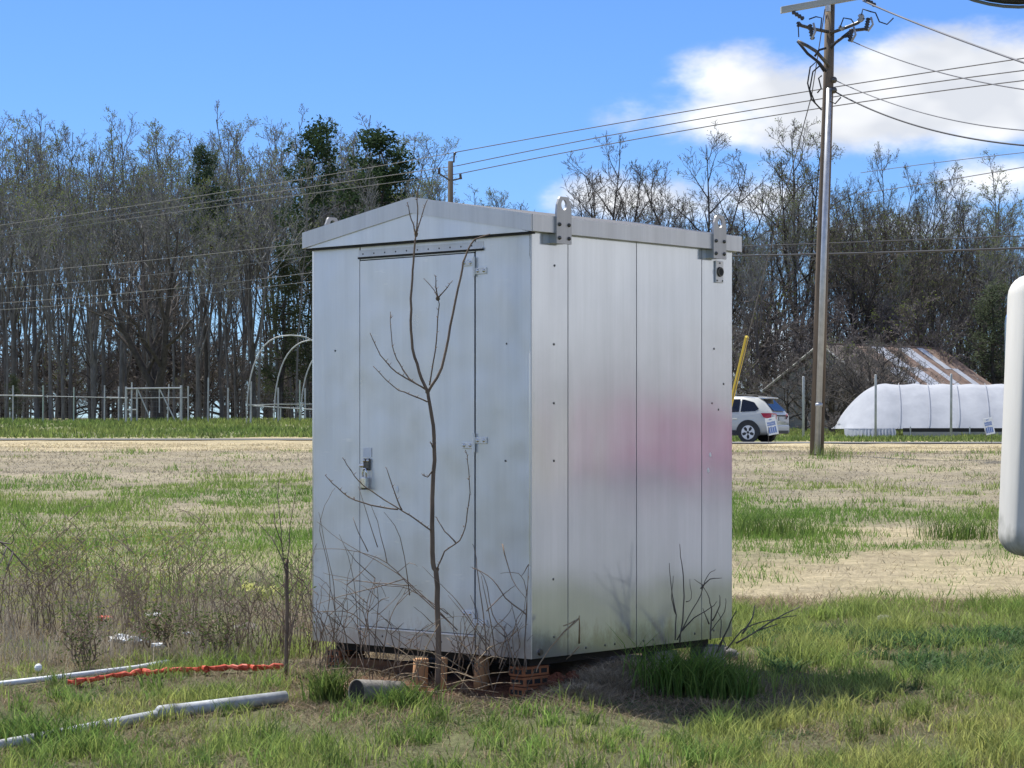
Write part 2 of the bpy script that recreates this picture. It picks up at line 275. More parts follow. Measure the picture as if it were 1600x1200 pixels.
M = {
 'alu_door': aluminium('dull_aluminium', (0.76, 0.785, 0.81), 0.50, 0.32, dent=0.014, dscale=3.2, streak=0.08, scuff=0.9),
 'alu_side': aluminium('brushed_aluminium', (0.75, 0.77, 0.80), 0.64, 0.12, dent=0.0045, dscale=1.7, streak=0.09),
 'alu_trim': aluminium('trim_aluminium', (0.74, 0.73, 0.72), 0.5, 0.40, dent=0.004, dscale=5, streak=0.12),
 'alu_lug': aluminium('lug_aluminium', (0.5, 0.5, 0.5), 0.75, 0.42, dent=0.002, dscale=9, streak=0.15),
 'alu_roof': aluminium('roof_aluminium', (0.17, 0.17, 0.175), 0.2, 0.8, dent=0.003, dscale=6, streak=0.2),
 'zinc': mat('zinc_plate', (0.88, 0.88, 0.86), (0.78, 0.78, 0.76), rough=0.4, metal=0.1, scale=40),
 'steel': mat('dark_steel', (0.16, 0.16, 0.15), (0.08, 0.07, 0.06), rough=0.4, metal=0.9, scale=30),
 'chrome': mat('bright_steel', (0.75, 0.75, 0.74), (0.55, 0.55, 0.54), rough=0.2, metal=1.0, scale=30),
 'gasket_and_shade': mat('dark_gasket_and_shade', (0.025, 0.024, 0.022), rough=0.8, scale=30),  # near-black for seals, also stands in for shade in gaps and openings
 'black': mat('black_plastic', (0.015, 0.015, 0.016), (0.03, 0.03, 0.03), rough=0.45, scale=12),
 'paper': mat('pale_sticker', (0.75, 0.78, 0.82), (0.68, 0.7, 0.74), rough=0.6, scale=20),
 'clay': mat('fired_clay', (0.42, 0.17, 0.07), (0.30, 0.11, 0.05), rough=0.9, scale=14, bump=0.004),
 'claypipe': mat('buff_clay', (0.55, 0.30, 0.14), (0.40, 0.21, 0.10), rough=0.85, scale=9, bump=0.002),
 'redclay': mat('red_clay_soil', (0.20, 0.075, 0.045), (0.12, 0.05, 0.032), rough=1.0, scale=12, bump=0.02, spec=0.1),
 'stone': mat('grey_stone', (0.26, 0.25, 0.24), (0.14, 0.13, 0.12), rough=0.9, scale=9, bump=0.01),
 'bark': mat('bare_bark', (0.19, 0.185, 0.18), (0.095, 0.092, 0.09), rough=0.95, scale=5, stretch=(1,1,0.25), bump=0.02, spec=0.2),
 'bark_dark': mat('dark_bark', (0.085, 0.075, 0.067), (0.045, 0.04, 0.036), rough=0.95, scale=5, spec=0.2),
 'twig': mat('grey_twigs', (0.27, 0.27, 0.272), (0.165, 0.165, 0.168), rough=0.9, scale=0.6, spec=0.2),
 'twig_dark': mat('dark_twigs', (0.17, 0.15, 0.135), (0.10, 0.09, 0.08), rough=0.9, scale=0.6, spec=0.2),
 'twig_red': mat('reddish_twigs', (0.20, 0.178, 0.168), (0.125, 0.112, 0.105), rough=0.9, scale=0.7, spec=0.2),
 'cane': mat('bramble_cane', (0.27, 0.205, 0.155), (0.14, 0.108, 0.085), rough=0.8, scale=6, spec=0.3),
 'cane_pale': mat('pale_cane', (0.36, 0.29, 0.225), (0.21, 0.165, 0.13), rough=0.85, scale=6, spec=0.2),
 'cane_dry': mat('dry_cane', (0.36, 0.28, 0.19), (0.22, 0.165, 0.11), rough=0.9, scale=6, spec=0.2),
 'sapling': mat('sapling_bark', (0.23, 0.17, 0.125), (0.11, 0.085, 0.068), rough=0.85, scale=14, stretch=(1,1,0.3), bump=0.003, spec=0.2),
 'bud': leaf_mat('spring_buds', (0.20, 0.24, 0.07), (0.13, 0.17, 0.05)),
 'pine': leaf_mat('pine_needles', (0.035, 0.062, 0.032), (0.05, 0.082, 0.038), 0.25),
 'cedar': leaf_mat('cedar_leaves', (0.085, 0.105, 0.06), (0.055, 0.072, 0.04), 0.3),
 'leaf': leaf_mat('bramble_leaves', (0.22, 0.25, 0.07), (0.30, 0.28, 0.09)),
 'leaf_dk': leaf_mat('shrub_leaves', (0.08, 0.12, 0.04), (0.13, 0.16, 0.05)),
 'yellow': leaf_mat('yellow_petals', (0.75, 0.74, 0.30), (0.6, 0.62, 0.2)),
 'asphalt': mat('asphalt', (0.10, 0.10, 0.10), (0.14, 0.14, 0.135), rough=0.9, scale=3),
 'whiteline': mat('white_line', (0.75, 0.74, 0.70), (0.5, 0.49, 0.46), rough=0.7, scale=2),
 'pole': mat('pole_wood', (0.20, 0.155, 0.115), (0.09, 0.072, 0.056), rough=0.9, scale=6, stretch=(1,1,0.08), bump=0.01),
 'poledark': mat('pole_wood_dark', (0.10, 0.085, 0.07), (0.06, 0.05, 0.04), rough=0.9, scale=6, stretch=(1,1,0.1)),
 'galv': mat('galvanised', (0.55, 0.57, 0.60), (0.42, 0.44, 0.46), rough=0.4, metal=0.6, scale=6),
 'arm': mat('crossarm_grey', (0.46, 0.48, 0.46), (0.34, 0.36, 0.34), rough=0.7, scale=4, stretch=(0.2,1,1)),
 'porcelain': mat('insulator_dark', (0.05, 0.05, 0.06), (0.03, 0.03, 0.035), rough=0.35, scale=8),
 'cutout': mat('insulator_grey', (0.42, 0.44, 0.47), (0.25, 0.26, 0.28), rough=0.35, scale=8),
 'wire': mat('wire_metal', (0.17, 0.17, 0.18), (0.12, 0.12, 0.125), rough=0.5, metal=0.3, scale=1),
 'wire_lit': mat('wire_metal_lit', (0.24, 0.235, 0.22), (0.18, 0.18, 0.17), rough=0.5, metal=0.3, scale=1),  # lighter copy of the wire metal, sunlight put into the colour
 'cable': mat('black_cable', (0.02, 0.02, 0.022), rough=0.6, scale=2),
 'guyyellow': mat('yellow_guard', (0.75, 0.56, 0.06), (0.62, 0.47, 0.06), rough=0.5, scale=3),
 'carpaint': mat('pearl_paint', (0.56, 0.57, 0.53), (0.54, 0.55, 0.51), rough=0.25, scale=2, coat=0.6),
 'redpaint': mat('red_paint', (0.58, 0.11, 0.24), (0.53, 0.10, 0.22), rough=0.3, scale=2, coat=0.6),
 'carglass': mat('car_glass', (0.012, 0.014, 0.02), rough=0.05, scale=2),
 'rubber': mat('tyre_rubber', (0.018, 0.018, 0.018), rough=0.85, scale=12),
 'cladding': mat('grey_cladding', (0.035, 0.036, 0.038), rough=0.6, scale=12),
 'alloy': mat('alloy_rim', (0.8, 0.8, 0.8), rough=0.3, metal=0.35, scale=12),
 'taillight': mat('tail_light', (0.5, 0.015, 0.02), (0.45, 0.012, 0.02), rough=0.12, scale=4, coat=0.5),
 'lamp': mat('reverse_lamp', (0.8, 0.75, 0.74), rough=0.15, scale=4),
 'plate': mat('number_plate', (0.62, 0.64, 0.64), (0.45, 0.5, 0.5), rough=0.5, scale=14),
 'sign': mat('sign_board', (0.72, 0.80, 0.90), (0.68, 0.76, 0.87), rough=0.6, scale=2),
 'signblue': mat('sign_blue', (0.10, 0.20, 0.55), (0.15, 0.25, 0.58), rough=0.6, scale=9),
 'plastic': leaf_mat('tunnel_plastic', (0.60, 0.63, 0.69), (0.50, 0.53, 0.59), 0.35) if True else mat('tunnel_plastic', (0.60, 0.625, 0.67), (0.52, 0.545, 0.59), rough=0.4, scale=1.2, bump=0.004, bscale=1.5),
 'plywood': mat('weathered_board', (0.36, 0.36, 0.34), (0.25, 0.25, 0.24), rough=0.9, scale=3, stretch=(0.3,1,1)),
 'siding': mat('weathered_siding', (0.23, 0.235, 0.225), (0.15, 0.15, 0.145), rough=0.9, scale=2.5, stretch=(0.3,0.3,2), bump=0.01),
 'tin': mat('bare_tin', (0.60, 0.63, 0.68), (0.46, 0.48, 0.52), rough=0.45, metal=0.5, scale=1.5),
 'rust': mat('rusty_tin', (0.12, 0.075, 0.058), (0.23, 0.165, 0.13), rough=0.85, scale=2.0, stretch=(1,1,0.4)),
 'rust_dull': mat('dull_rusty_tin', (0.085, 0.072, 0.064), (0.15, 0.125, 0.11), rough=0.95, scale=2.0, stretch=(1,1,0.4)),
 'postmetal': mat('pale_post', (0.50, 0.53, 0.53), (0.36, 0.38, 0.375), rough=0.6, metal=0.2, scale=3),
 'postgreen': mat('green_post', (0.30, 0.42, 0.36), (0.36, 0.40, 0.36), rough=0.7, scale=3),
 'mesh': mat('fence_wire', (0.16, 0.16, 0.15), rough=0.7, scale=3),
 'pvc': mat('grey_pvc', (0.42, 0.45, 0.475), (0.20, 0.205, 0.195), rough=0.6, scale=7, stretch=(1,1,1), lo=.42, hi=.72, bump=0.001),
 'pvcwhite': mat('white_pvc', (0.72, 0.76, 0.79), (0.55, 0.58, 0.6), rough=0.5, scale=6),
 'orange': mat('orange_mesh', (0.60, 0.085, 0.035), (0.42, 0.06, 0.03), rough=0.65, scale=9),
 'litter': mat('white_litter', (0.80, 0.84, 0.86), (0.6, 0.64, 0.66), rough=0.7, scale=9),
 'drain': mat('drain_pipe', (0.24, 0.22, 0.19), (0.13, 0.12, 0.10), rough=0.75, scale=14, bump=0.003),
 'mirror_shell': mat('chalky_white_shell', (0.66, 0.65, 0.61), (0.56, 0.55, 0.52), rough=0.8, spec=0.2, scale=7, stretch=(1,1,0.25), bump=0.0008, bscale=60),
 'mirror_dirt': mat('grimy_shell', (0.16, 0.17, 0.12), (0.42, 0.42, 0.39), rough=0.8, scale=26),
 'pot': mat('dark_cup', (0.05, 0.045, 0.045), (0.03, 0.028, 0.028), rough=0.7, scale=20),
 'timber': mat('rough_timber', (0.30, 0.15, 0.07), (0.17, 0.09, 0.05), rough=0.9, scale=4, stretch=(0.2,1,1)),
}
M['ground'] = attr_mat('earth_and_thatch', rough=1.0, bump=0.05, bscale=26, nscale=5, nvar=0.30)
M['grass'] = attr_mat('grass_blades', rough=0.6, transl=0.5, nvar=0.0)
M['straw'] = attr_mat('straw_blades', rough=0.8, transl=0.2, nvar=0.0)

# ------------------------------------------------------------------ terrain
_h = np.random.RandomState(3).rand(512, 512)
def vnoise(x, y):
    xi = np.floor(x).astype(int); yi = np.floor(y).astype(int); fx = x - xi; fy = y - yi
    fx = fx*fx*(3-2*fx); fy = fy*fy*(3-2*fy); g = lambda a, b: _h[a % 512, b % 512]
    return (g(xi,yi)*(1-fx)+g(xi+1,yi)*fx)*(1-fy) + (g(xi,yi+1)*(1-fx)+g(xi+1,yi+1)*fx)*fy
def fbm(x, y, o=4, s=1.0):
    v = 0; a = 0.5; t = 0
    for i in range(o):
        v = v + a * vnoise(x*s + 17.3*i, y*s - 9.1*i); t += a; a *= 0.5; s *= 2.03
    return v / t
DY = np.array([-60, 0, 9, 12, 16, 20, 26, 32, 40, 46, 55, 66, 72, 81, 90, 100, 110, 125, 150, 200, 400, 1500.])
ZR = np.array([-.1, -.05, -.02, .05, .12, .22, .40, .56, .80, .98, 1.03, 1.03, 1.03, 1.03, 1.12, 1.26, 1.40, 1.6, 1.9, 2.2, 3, 3])
ZL = np.array([-.1, -.05, -.02, .05, .12, .22, .40, .56, .80, .98, 1.07, 1.12, 1.14, 1.15, 1.36, 1.6, 1.86, 2.05, 2.3, 2.6, 3, 3])
def sstep(a, b, x):
    t = np.clip((x - a) / (b - a), 0, 1); return t*t*(3-2*t)
def ground(x, y):
    x = np.asarray(x, float); y = np.asarray(y, float)
    w = sstep(-6, 8, x); z = np.interp(y, DY, ZL)*(1-w) + np.interp(y, DY, ZR)*w
    road = sstep(69.5, 72, y)*(1-sstep(81, 84, y))
    amp = np.clip(0.05 + y*0.0012, 0, 0.12) * (1-road)
    z = z + (fbm(x, y, 3, 0.35)-0.5)*amp*1.2 + (fbm(x+40, y+11, 3, 2.6)-0.5)*0.055*(1-sstep(20, 45, y))
    # worked earth heaped round the shed
    r = np.hypot(x - 0.0, y - 12.7)
    z = z + 0.05*np.exp(-(r/1.5)**4)*(fbm(x, y, 3, 3.0))
    z = z - 0.06*np.exp(-((x+0.28)/.48)**4-((y-11.75)/.26)**4)
    z = z + 0.05*np.exp(-((x-0.28)/0.33)**2-((y-11.78)/0.24)**2) + 0.06*np.exp(-((x-0.62)/0.3)**2-((y-11.95)/0.25)**2)
    return z
def G(x, y): return float(ground(x, y))
def zones(x, y):
    """share of green, pale straw, dark band, red clay at a place"""
    n = fbm(x+5, y+3, 4, 0.55); n2 = fbm(x-30, y+60, 4, 0.18); nb = fbm(x+80, y-20, 4, 1.7)
    left = 1 - sstep(-1.3, 0.6, x + (n-0.5)*1.5)
    yy = y + (n2-0.5)*10*sstep(15, 30, y) + (n-0.5)*(1.5+4*sstep(15, 30, y))
    g = np.full_like(yy, 0.62) + (nb-0.5)*1.2
    # left
    gl = np.interp(yy, [9, 11.5, 12.5, 13.5, 17, 19, 22, 31, 34, 36, 82, 84, 130, 140], [.75, .75, .6, .45, .5, .62, .68, .62, .25, .04, .04, .9, .9, .3])
    gr = np.interp(yy, [9, 11.4, 12.3, 16.4, 17.4, 21.0, 22.5, 28.5, 31, 33, 82, 84, 130, 140], [.7, .75, .95, .9, .12, .1, .95, .9, .3, .04, .04, .85, .85, .3])
    g = gl*left + gr*(1-left) + (nb-0.5)*0.75 + (n2-0.5)*1.5*sstep(17, 24, y)*(1-sstep(33, 36, y))
    tuftx = sstep(2.2, 5.0, x)*sstep(21, 24, y)*(1-sstep(30, 33, y)); g = g - tuftx*0.5
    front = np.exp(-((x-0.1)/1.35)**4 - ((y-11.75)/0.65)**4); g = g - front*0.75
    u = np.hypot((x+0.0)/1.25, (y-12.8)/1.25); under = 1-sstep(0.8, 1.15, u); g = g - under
    g = np.clip(g, 0, 1)
    straw = np.interp(yy, [9, 16, 17, 21, 24, 36, 47, 49, 70, 72, 81, 84, 86], [.3, .3, .8, .8, .4, .2, .3, .9, 1, 1, 1, .9, .2]) + (nb-0.5)*0.5
    dark = np.exp(-((y-47.0)/1.3)**2)*sstep(0, 6, x)*sstep(0.35, 0.6, nb+0.1)  # darker brownish band across the right of the field
    clay = np.exp(-((x-0.0)/1.0)**4-((y-12.15)/0.55)**4)
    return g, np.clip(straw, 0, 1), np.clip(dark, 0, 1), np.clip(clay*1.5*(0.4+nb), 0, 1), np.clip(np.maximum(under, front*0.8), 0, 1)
C_GREEN = np.array([.135, .19, .055]); C_STRAW = np.array([.50, .42, .26]); C_DRY = np.array([.27, .24, .18])
C_DARK = np.array([.13, .085, .055]); C_CLAY = np.array([.27, .125, .075]); C_SOIL = np.array([.125, .095, .07])
def zone_col(x, y, thatch=0.55):
    g, s, dk, cl, un = zones(x, y); e = lambda a: a[..., None]
    c = (C_DRY*(1-e(s)) + C_STRAW*e(s))*e(.72+.56*fbm(x*.5+11, y*1.4+7, 4, .5))
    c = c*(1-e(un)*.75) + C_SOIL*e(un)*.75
    nearf = e(1-sstep(16.2, 17.6, y)); c = c*(1-nearf*.85) + np.array([.155, .125, .085])*nearf*.85
    c = c*(1-e(g)*thatch) + C_GREEN*e(g)*thatch
    c = c*(1-e(dk)*.8) + C_DARK*e(dk)*.8
    return c*(1-e(cl)*.85) + C_CLAY*e(cl)*.85
def lines(*segs):
    out = []
    for a, b, n in segs: out += list(np.linspace(a, b, n, endpoint=False))
    return np.array(out + [segs[-1][1]])
gx = lines((-700, -120, 14), (-120, -30, 60), (-30, -6, 60), (-6, 6, 130), (6, 30, 60), (30, 120, 60), (120, 700, 14))
gy = lines((-60, 6, 12), (6, 17, 120), (17, 50, 130), (50, 130, 110), (130, 260, 30), (260, 1200, 12))
X, Y = np.meshgrid(gx, gy); Z = ground(X, Y)
nx, ny = len(gx), len(gy)
me = bpy.data.meshes.new('ground')
idx = np.arange(nx*ny).reshape(ny, nx)
quads = np.stack([idx[:-1,:-1], idx[:-1,1:], idx[1:,1:], idx[1:,:-1]], -1).reshape(-1, 4)
me.vertices.add(nx*ny); me.vertices.foreach_set('co', np.stack([X, Y, Z], -1).astype(np.float32).ravel())
me.loops.add(quads.size); me.loops.foreach_set('vertex_index', quads.ravel().astype(np.int32))
me.polygons.add(len(quads)); me.polygons.foreach_set('loop_start', (np.arange(len(quads))*4).astype(np.int32))
me.update(calc_edges=True); me.shade_smooth()
ca = me.color_attributes.new('col', 'FLOAT_COLOR', 'POINT')
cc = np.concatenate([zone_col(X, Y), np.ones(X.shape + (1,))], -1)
ca.data.foreach_set('color', cc.astype(np.float32).ravel())
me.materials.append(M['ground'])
og = bpy.data.objects.new('ground', me); COL.objects.link(og); tag(og, 'field ground of soil, thatch and dry grass', None, kind='structure')

def strip(name, y0, y1, dz, m, x0=-160, x1=160, wob=0.0, kindlabel=None):
    b = MB(); xs = np.linspace(x0, x1, 200); ym = [y0, (y0+y1)/2, y1]
    for x in xs:
        for j, y in enumerate(ym):
            yy = y + (wob*math.sin(x*0.9+j)+wob*math.sin(x*2.3) if wob else 0); b.v.append((x, yy, G(x, yy)+dz + (0.03 if j == 1 and y1-y0 > 2 else 0)))
    for i in range(len(xs)-1):
        for j in range(2): b.f.append((i*3+j, (i+1)*3+j, (i+1)*3+j+1, i*3+j+1))
    o = b.build(name, m, None, True); tag(o, kindlabel, None, kind='structure'); return o
strip('road', 73.0, 80.6, 0.03, M['asphalt'], kindlabel='grey asphalt road crossing behind the field')
strip('road_edge_line', 73.25, 73.45, 0.042, M['whiteline'], kindlabel='white edge line along the near side of the road')

b = MB(); _xs = np.linspace(8.5, 60, 40); _ys = np.linspace(1, 27, 20)
for _x in _xs:
    for _y in _ys: _yy = _y + .35*math.sin(_x*1.3)*(_y > 26 or _y < 2); _xx = _x + (.3*math.sin(_y*1.7) if _x < 9 else 0); b.v.append((_xx, _yy, G(_xx, _yy)+.012))
for _i in range(39):
    for _j in range(19): _a = _i*20+_j; b.f.append((_a, _a+20, _a+21, _a+1))
M['gravel'] = mat('grey_gravel', (0.27, 0.275, 0.285), (0.19, 0.195, 0.205), rough=0.9, scale=6, bump=0.01, bscale=40)
tag(b.build('gravel_drive', M['gravel'], None, True), 'grey gravel drive to the right, mirrored in the shed side', None, kind='structure')

# ------------------------------------------------------------------ the aluminium shed
NEAR = Vector((0.0986, 11.70, 0.253))
UA = Vector((-0.749, 0.6626, 0)); VA = Vector((0.6626, 0.749, 0))
W, LN, H = 1.615, 1.735, 2.196
def lf(px, py, off=0.0):     # picture point on the door face -> local (x, y, z); local x runs along the right face, y along the door face
    k = (px-800)/FP; a = (NEAR.x - k*NEAR.y)/(0.749 + k*0.6626); Yd = NEAR.y + a*0.6626
    return Vector((-off, a, CAMZ-(py-HZ)/FP*Yd - NEAR.z))
def rf(px, py, off=0.0):
    k = (px-800)/FP; b = (k*NEAR.y - NEAR.x)/(0.6626 - k*0.749); Yd = NEAR.y + b*0.749
    return Vector((b, -off, CAMZ-(py-HZ)/FP*Yd - NEAR.z))
shed = thing('metal_shed', 'weathered aluminium shed with gabled roof standing on blocks', 'shed', NEAR, math.atan2(VA.y, VA.x))
core = MB().box(0.012, 0.012, 0.006, LN-0.012, W-0.012, H-0.004); core.build('inner_frame', M['gasket_and_shade'], shed)
floor_b = MB().box(0.10, 0.10, -0.05, LN-0.08, W-0.08, 0.004); floor_b.build('floor_beam', M['gasket_and_shade'], shed)  # near-black beam, the shade under the shed put into its colour
# door face (plane x = 0, facing -x)
aD0 = lf(563, 700).y; aD1 = lf(743, 700).y; ztop = lf(650, 402).z; zbot = lf(650, 984).z
g = 0.0045
def plate_l(name, y0, y1, z0, z1, m, x0=-0.002, x1=0.011, bevel=0.0012, parent=shed):
    # slightly buckled sheet: a subdivided front with small in-out wobble
    b = MB(); ny_, nz_ = 8, 14; rr = random.Random(int(y0*1000)+int(z0*77))
    ph = [rr.uniform(0, 6) for _ in range(6)]
    def wob(y, z):
        e = min(1, min(y-y0, y1-y)/0.12, min(z-z0, z1-z)/0.12) if y1-y0 > .15 and z1-z0 > .3 else 0
        return 0.0012*max(0, e)*(math.sin(5*y+2.3*z+ph[0])+math.sin(3.1*z+ph[1])+0.6*math.sin(9*y-6*z+ph[2]))
    for i in range(ny_+1):
        for j in range(nz_+1):
            y = y0+(y1-y0)*i/ny_; z = z0+(z1-z0)*j/nz_; b.v.append((x0+wob(y, z), y, z))
    for i in range(ny_):
        for j in range(nz_):
            a_ = i*(nz_+1)+j; b.f.append((a_, a_+1, a_+nz_+2, a_+nz_+1))
    rim = [(x0, y0, z0), (x0, y1, z0), (x0, y1, z1), (x0, y0, z1)]
    for k in range(4):
        p, q = rim[k], rim[(k+1) % 4]; b.add([p, q, (x1, q[1], q[2]), (x1, p[1], p[2])], [(0, 3, 2, 1)])
    return b.build(name, m, parent, True)
plate_l('wall_panel', 0.0, aD1-g, 0.0, H, M['alu_door'])
plate_l('wall_panel', aD0+g, W, 0.0, H, M['alu_door'])
plate_l('wall_panel', aD1+g, aD0-g, ztop+0.006, H, M['alu_door'])
plate_l('sill_panel', aD1+g, aD0-g, 0.0, zbot-0.004, M['alu_trim'])
door = plate_l('door', aD1+g, aD0-g, zbot, ztop, M['alu_door'], x0=-0.006)
tag(door, 'dull scuffed aluminium door with three hinges and padlocked hasp')
# rain drip over the door and sill lip
q0 = lf(563, 403); q1 = lf(752, 388)
dr = MB().box(-0.016, q1.y-0.02, q1.z-0.002, -0.003, q0.y+0.01, q1.z+0.004).box(-0.0045, q1.y-0.02, q1.z+0.004, -0.0025, q0.y+0.01, q1.z+0.036)
dr.build('rain_drip', M['alu_trim'], shed)
MB().box(-0.0125, q1.y-0.02, q1.z-0.012, -0.0035, q0.y+0.008, q1.z-0.002).build('drip_shadow_strip', M['gasket_and_shade'], shed)  # dark strip standing in for the shadow line under the drip
MB().box(-0.034, -0.03, H-0.013, -0.0035, W+0.03, H-0.0025).build('eave_shadow_strip', M['gasket_and_shade'], shed)  # dark strip drawn as the shadow line below the gable, no seal there
sl_ = MB().box(-0.016, aD1, zbot-0.012, -0.003, aD0, zbot-0.004); sl_.build('door_sill', M['zinc'], shed)
rv = MB()
for i in range(11):
    px = 568 + (738-568)*i/10; rv.dome(lf(px, 397-(px-568)*0.075, 0.003), (-1,0,0), 0.006, 0.004, 6, 2)
for (px, py) in ((555,372),(632,366),(725,357),(812,349)): rv.dome(lf(px, py-4, 0.004), (-1,0,0), 0.007, 0.004, 6, 2)
for (px, py) in ((520, 985), (598, 994), (640, 999), (690, 1003), (770, 1010), (800,1012), (524,548),(792,537),(790,720)): rv.dome(lf(px, py, 0.003), (-1,0,0), 0.006, 0.003, 6, 2)
for (px, py) in ((866,415),(865,538),(865,630),(865,720),(864,905),(1115,545),(1112,630),(1122,640),(865,995),(915,1012),(945,1008),(960,1006),(1005,1001),(1020,999),(1055,994),(1085,990),(1115,985),(1130,600)): rv.dome(rf(px, py, 0.003), (0,-1,0), 0.007, 0.004, 6, 2)
rv.build('rivets', M['steel'], shed, True)['kind'] = 'stuff'
# hinges
def hinge(px, py, flip):
    c = lf(743, py, 0.004); z = c.z; y = aD1
    h = MB()
    s = -1
    h.box(-0.014, y+0.004, z-0.012+0.018*flip, -0.007, y+0.085, z+0.022+0.018*flip)   # leaf on the door
    h.box(-0.010, y-0.085, z-0.022-0.018*flip, -0.003, y-0.004, z+0.012-0.018*flip)   # leaf on the wall
    o = h.build('hinge', M['zinc'], shed, bevel=0.003)
    k = MB(); k.tube([(-0.014, y, z-0.05), (-0.014, y, z+0.05)], 0.008, 8); k.build('pin', M['zinc'], o)
    for (yy, zz) in ((y+0.025, z+0.005+0.018*flip), (y+0.068, z+0.005+0.018*flip), (y-0.025, z-0.005-0.018*flip), (y-0.068, z-0.005-0.018*flip)):
        MB().dome((-0.014 if yy > y else -0.010, yy, zz), (-1,0,0), 0.010, 0.009, 8, 3).build('bolt', M['chrome'], o, True)
hinge(743, 417, 1); hinge(743, 692, -1); hinge(743, 966, 1)
# hasp and padlock
hp = lf(576, 722)
ha = MB().box(-0.022, hp.y-0.022, hp.z-0.045, -0.007, hp.y+0.022, hp.z+0.02); hs = ha.build('hasp', M['steel'], shed, bevel=0.004)
MB().tube([(-0.012, hp.y+0.018, hp.z-0.02), (-0.012, hp.y+0.05, hp.z-0.02)], 0.011, 8).build('hasp_hinge', M['chrome'], hs)
for dy in (-0.014, 0.014): MB().dome((-0.022, hp.y+dy, hp.z+0.008), (-1,0,0), 0.009, 0.008, 8, 3).build('bolt', M['chrome'], hs, True)
pl = MB().box(-0.048, hp.y-0.019, hp.z-0.145, -0.016, hp.y+0.019, hp.z-0.082)
padlock = thing('padlock', 'small steel padlock hanging from the hasp on shed door', 'padlock', NEAR, math.atan2(VA.y, VA.x))
pl.build('lock_body', M['chrome'], padlock, bevel=0.006)
MB().box(-0.049, hp.y-0.0195, hp.z-0.150, -0.015, hp.y+0.0195, hp.z-0.1452).build('bumper', M['black'], padlock)
MB().tube([(-0.032, hp.y-0.013, hp.z-0.085), (-0.032, hp.y-0.013, hp.z-0.05), (-0.031, hp.y-0.008, hp.z-0.036), (-0.031, hp.y+0.008, hp.z-0.036), (-0.032, hp.y+0.013, hp.z-0.05), (-0.032, hp.y+0.013, hp.z-0.085)], 0.005, 6).build('shackle', M['chrome'], padlock, True)
s0 = lf(569, 714); s1 = lf(582, 700)
MB().box(-0.0085, s1.y, s0.z, -0.0065, s0.y, s1.z).build('door_sticker', M['paper'], shed)
MB().lump(lf(622, 765, 0.006), 0.002, 0.010, 0.017, 5, 0.3).build('paint_splash', M['litter'], shed)
# right face (plane y = 0, facing -y): four sheets with dark joints, corner angles
bx = [0.0] + [rf(p, 700).x for p in (887, 994, 1096)] + [LN]
for i in range(4):
    x0, x1 = bx[i] + (0.003 if i else -0.002), bx[i+1] - (0.003 if i < 3 else 0)
    b = MB(); nn, mm = 8, 16; rr = random.Random(i+5); ph = [rr.uniform(0, 6) for _ in range(4)]
    for k in range(nn+1):
        for j in range(mm+1):
            x = x0+(x1-x0)*k/nn; z = H*j/mm; e = max(0, min(1, min(x-x0, x1-x)/0.14, min(z, H-z)/0.2))
            b.v.append((x, -0.002 + 0.0006*e*(math.sin(2.6*z+ph[0])+math.sin(7*x+ph[1]+z)), z))
    for k in range(nn):
        for j in range(mm):
            a_ = k*(mm+1)+j; b.f.append((a_, a_+mm+1, a_+mm+2, a_+1))
    rim = [(x0, -.002, 0), (x1, -.002, 0), (x1, -.002, H), (x0, -.002, H)]
    for k in range(4):
        p, q = rim[k], rim[(k+1) % 4]; b.add([p, q, (q[0], .011, q[2]), (p[0], .011, p[2])], [(0, 3, 2, 1)])
    b.build('wall_panel', M['alu_side'], shed, True)
for k, (x0, y0, x1, y1) in enumerate(((LN, 0, LN+0.012, W), (0, W, LN, W+0.012))):
    MB().box(x0, y0, 0, x1, y1, H).build('wall_panel', M['alu_side'], shed)
MB().tube([(-0.001, -0.001, 0.0), (-0.001, -0.001, H)], 0.0045, 8).build('corner_edge', M['alu_trim'], shed)
# roof cap: overhang 35 mm, eave trim 80 mm, ridge along local x
ov, ze0, ze1, zr = 0.038, H, H+0.083, H+0.225
ym = W/2
sheet = MB()
for s in (0, 1):
    ya = -ov if s == 0 else W+ov
    sheet.hexa([(-ov, ya, ze1-0.006), (LN+ov, ya, ze1-0.006), (LN+ov, ym, zr-0.006), (-ov, ym, zr-0.006)] if s == 0 else [(-ov, ym, zr-0.006), (LN+ov, ym, zr-0.006), (LN+ov, ya, ze1-0.006), (-ov, ya, ze1-0.006)],
               [(-ov, ya, ze1), (LN+ov, ya, ze1), (LN+ov, ym, zr), (-ov, ym, zr)] if s == 0 else [(-ov, ym, zr), (LN+ov, ym, zr), (LN+ov, ya, ze1), (-ov, ya, ze1)])
roof = sheet.build('roof', M['alu_roof'], shed)
for ya, sgn in ((-ov, -1), (W+ov, 1)):
    y0, y1 = sorted((ya, ya + sgn*0.008)); MB().box(-ov-0.002, y0, ze0, LN+ov+0.002, y1, ze1+0.003).build('eave_trim', M['alu_trim'], roof)
    y0, y1 = sorted((ya, 0.0 if sgn < 0 else W)); MB().box(-ov, y0, ze0+0.001, LN+ov, y1, ze0+0.006).build('soffit', M['alu_trim'], roof)
th = 0.082
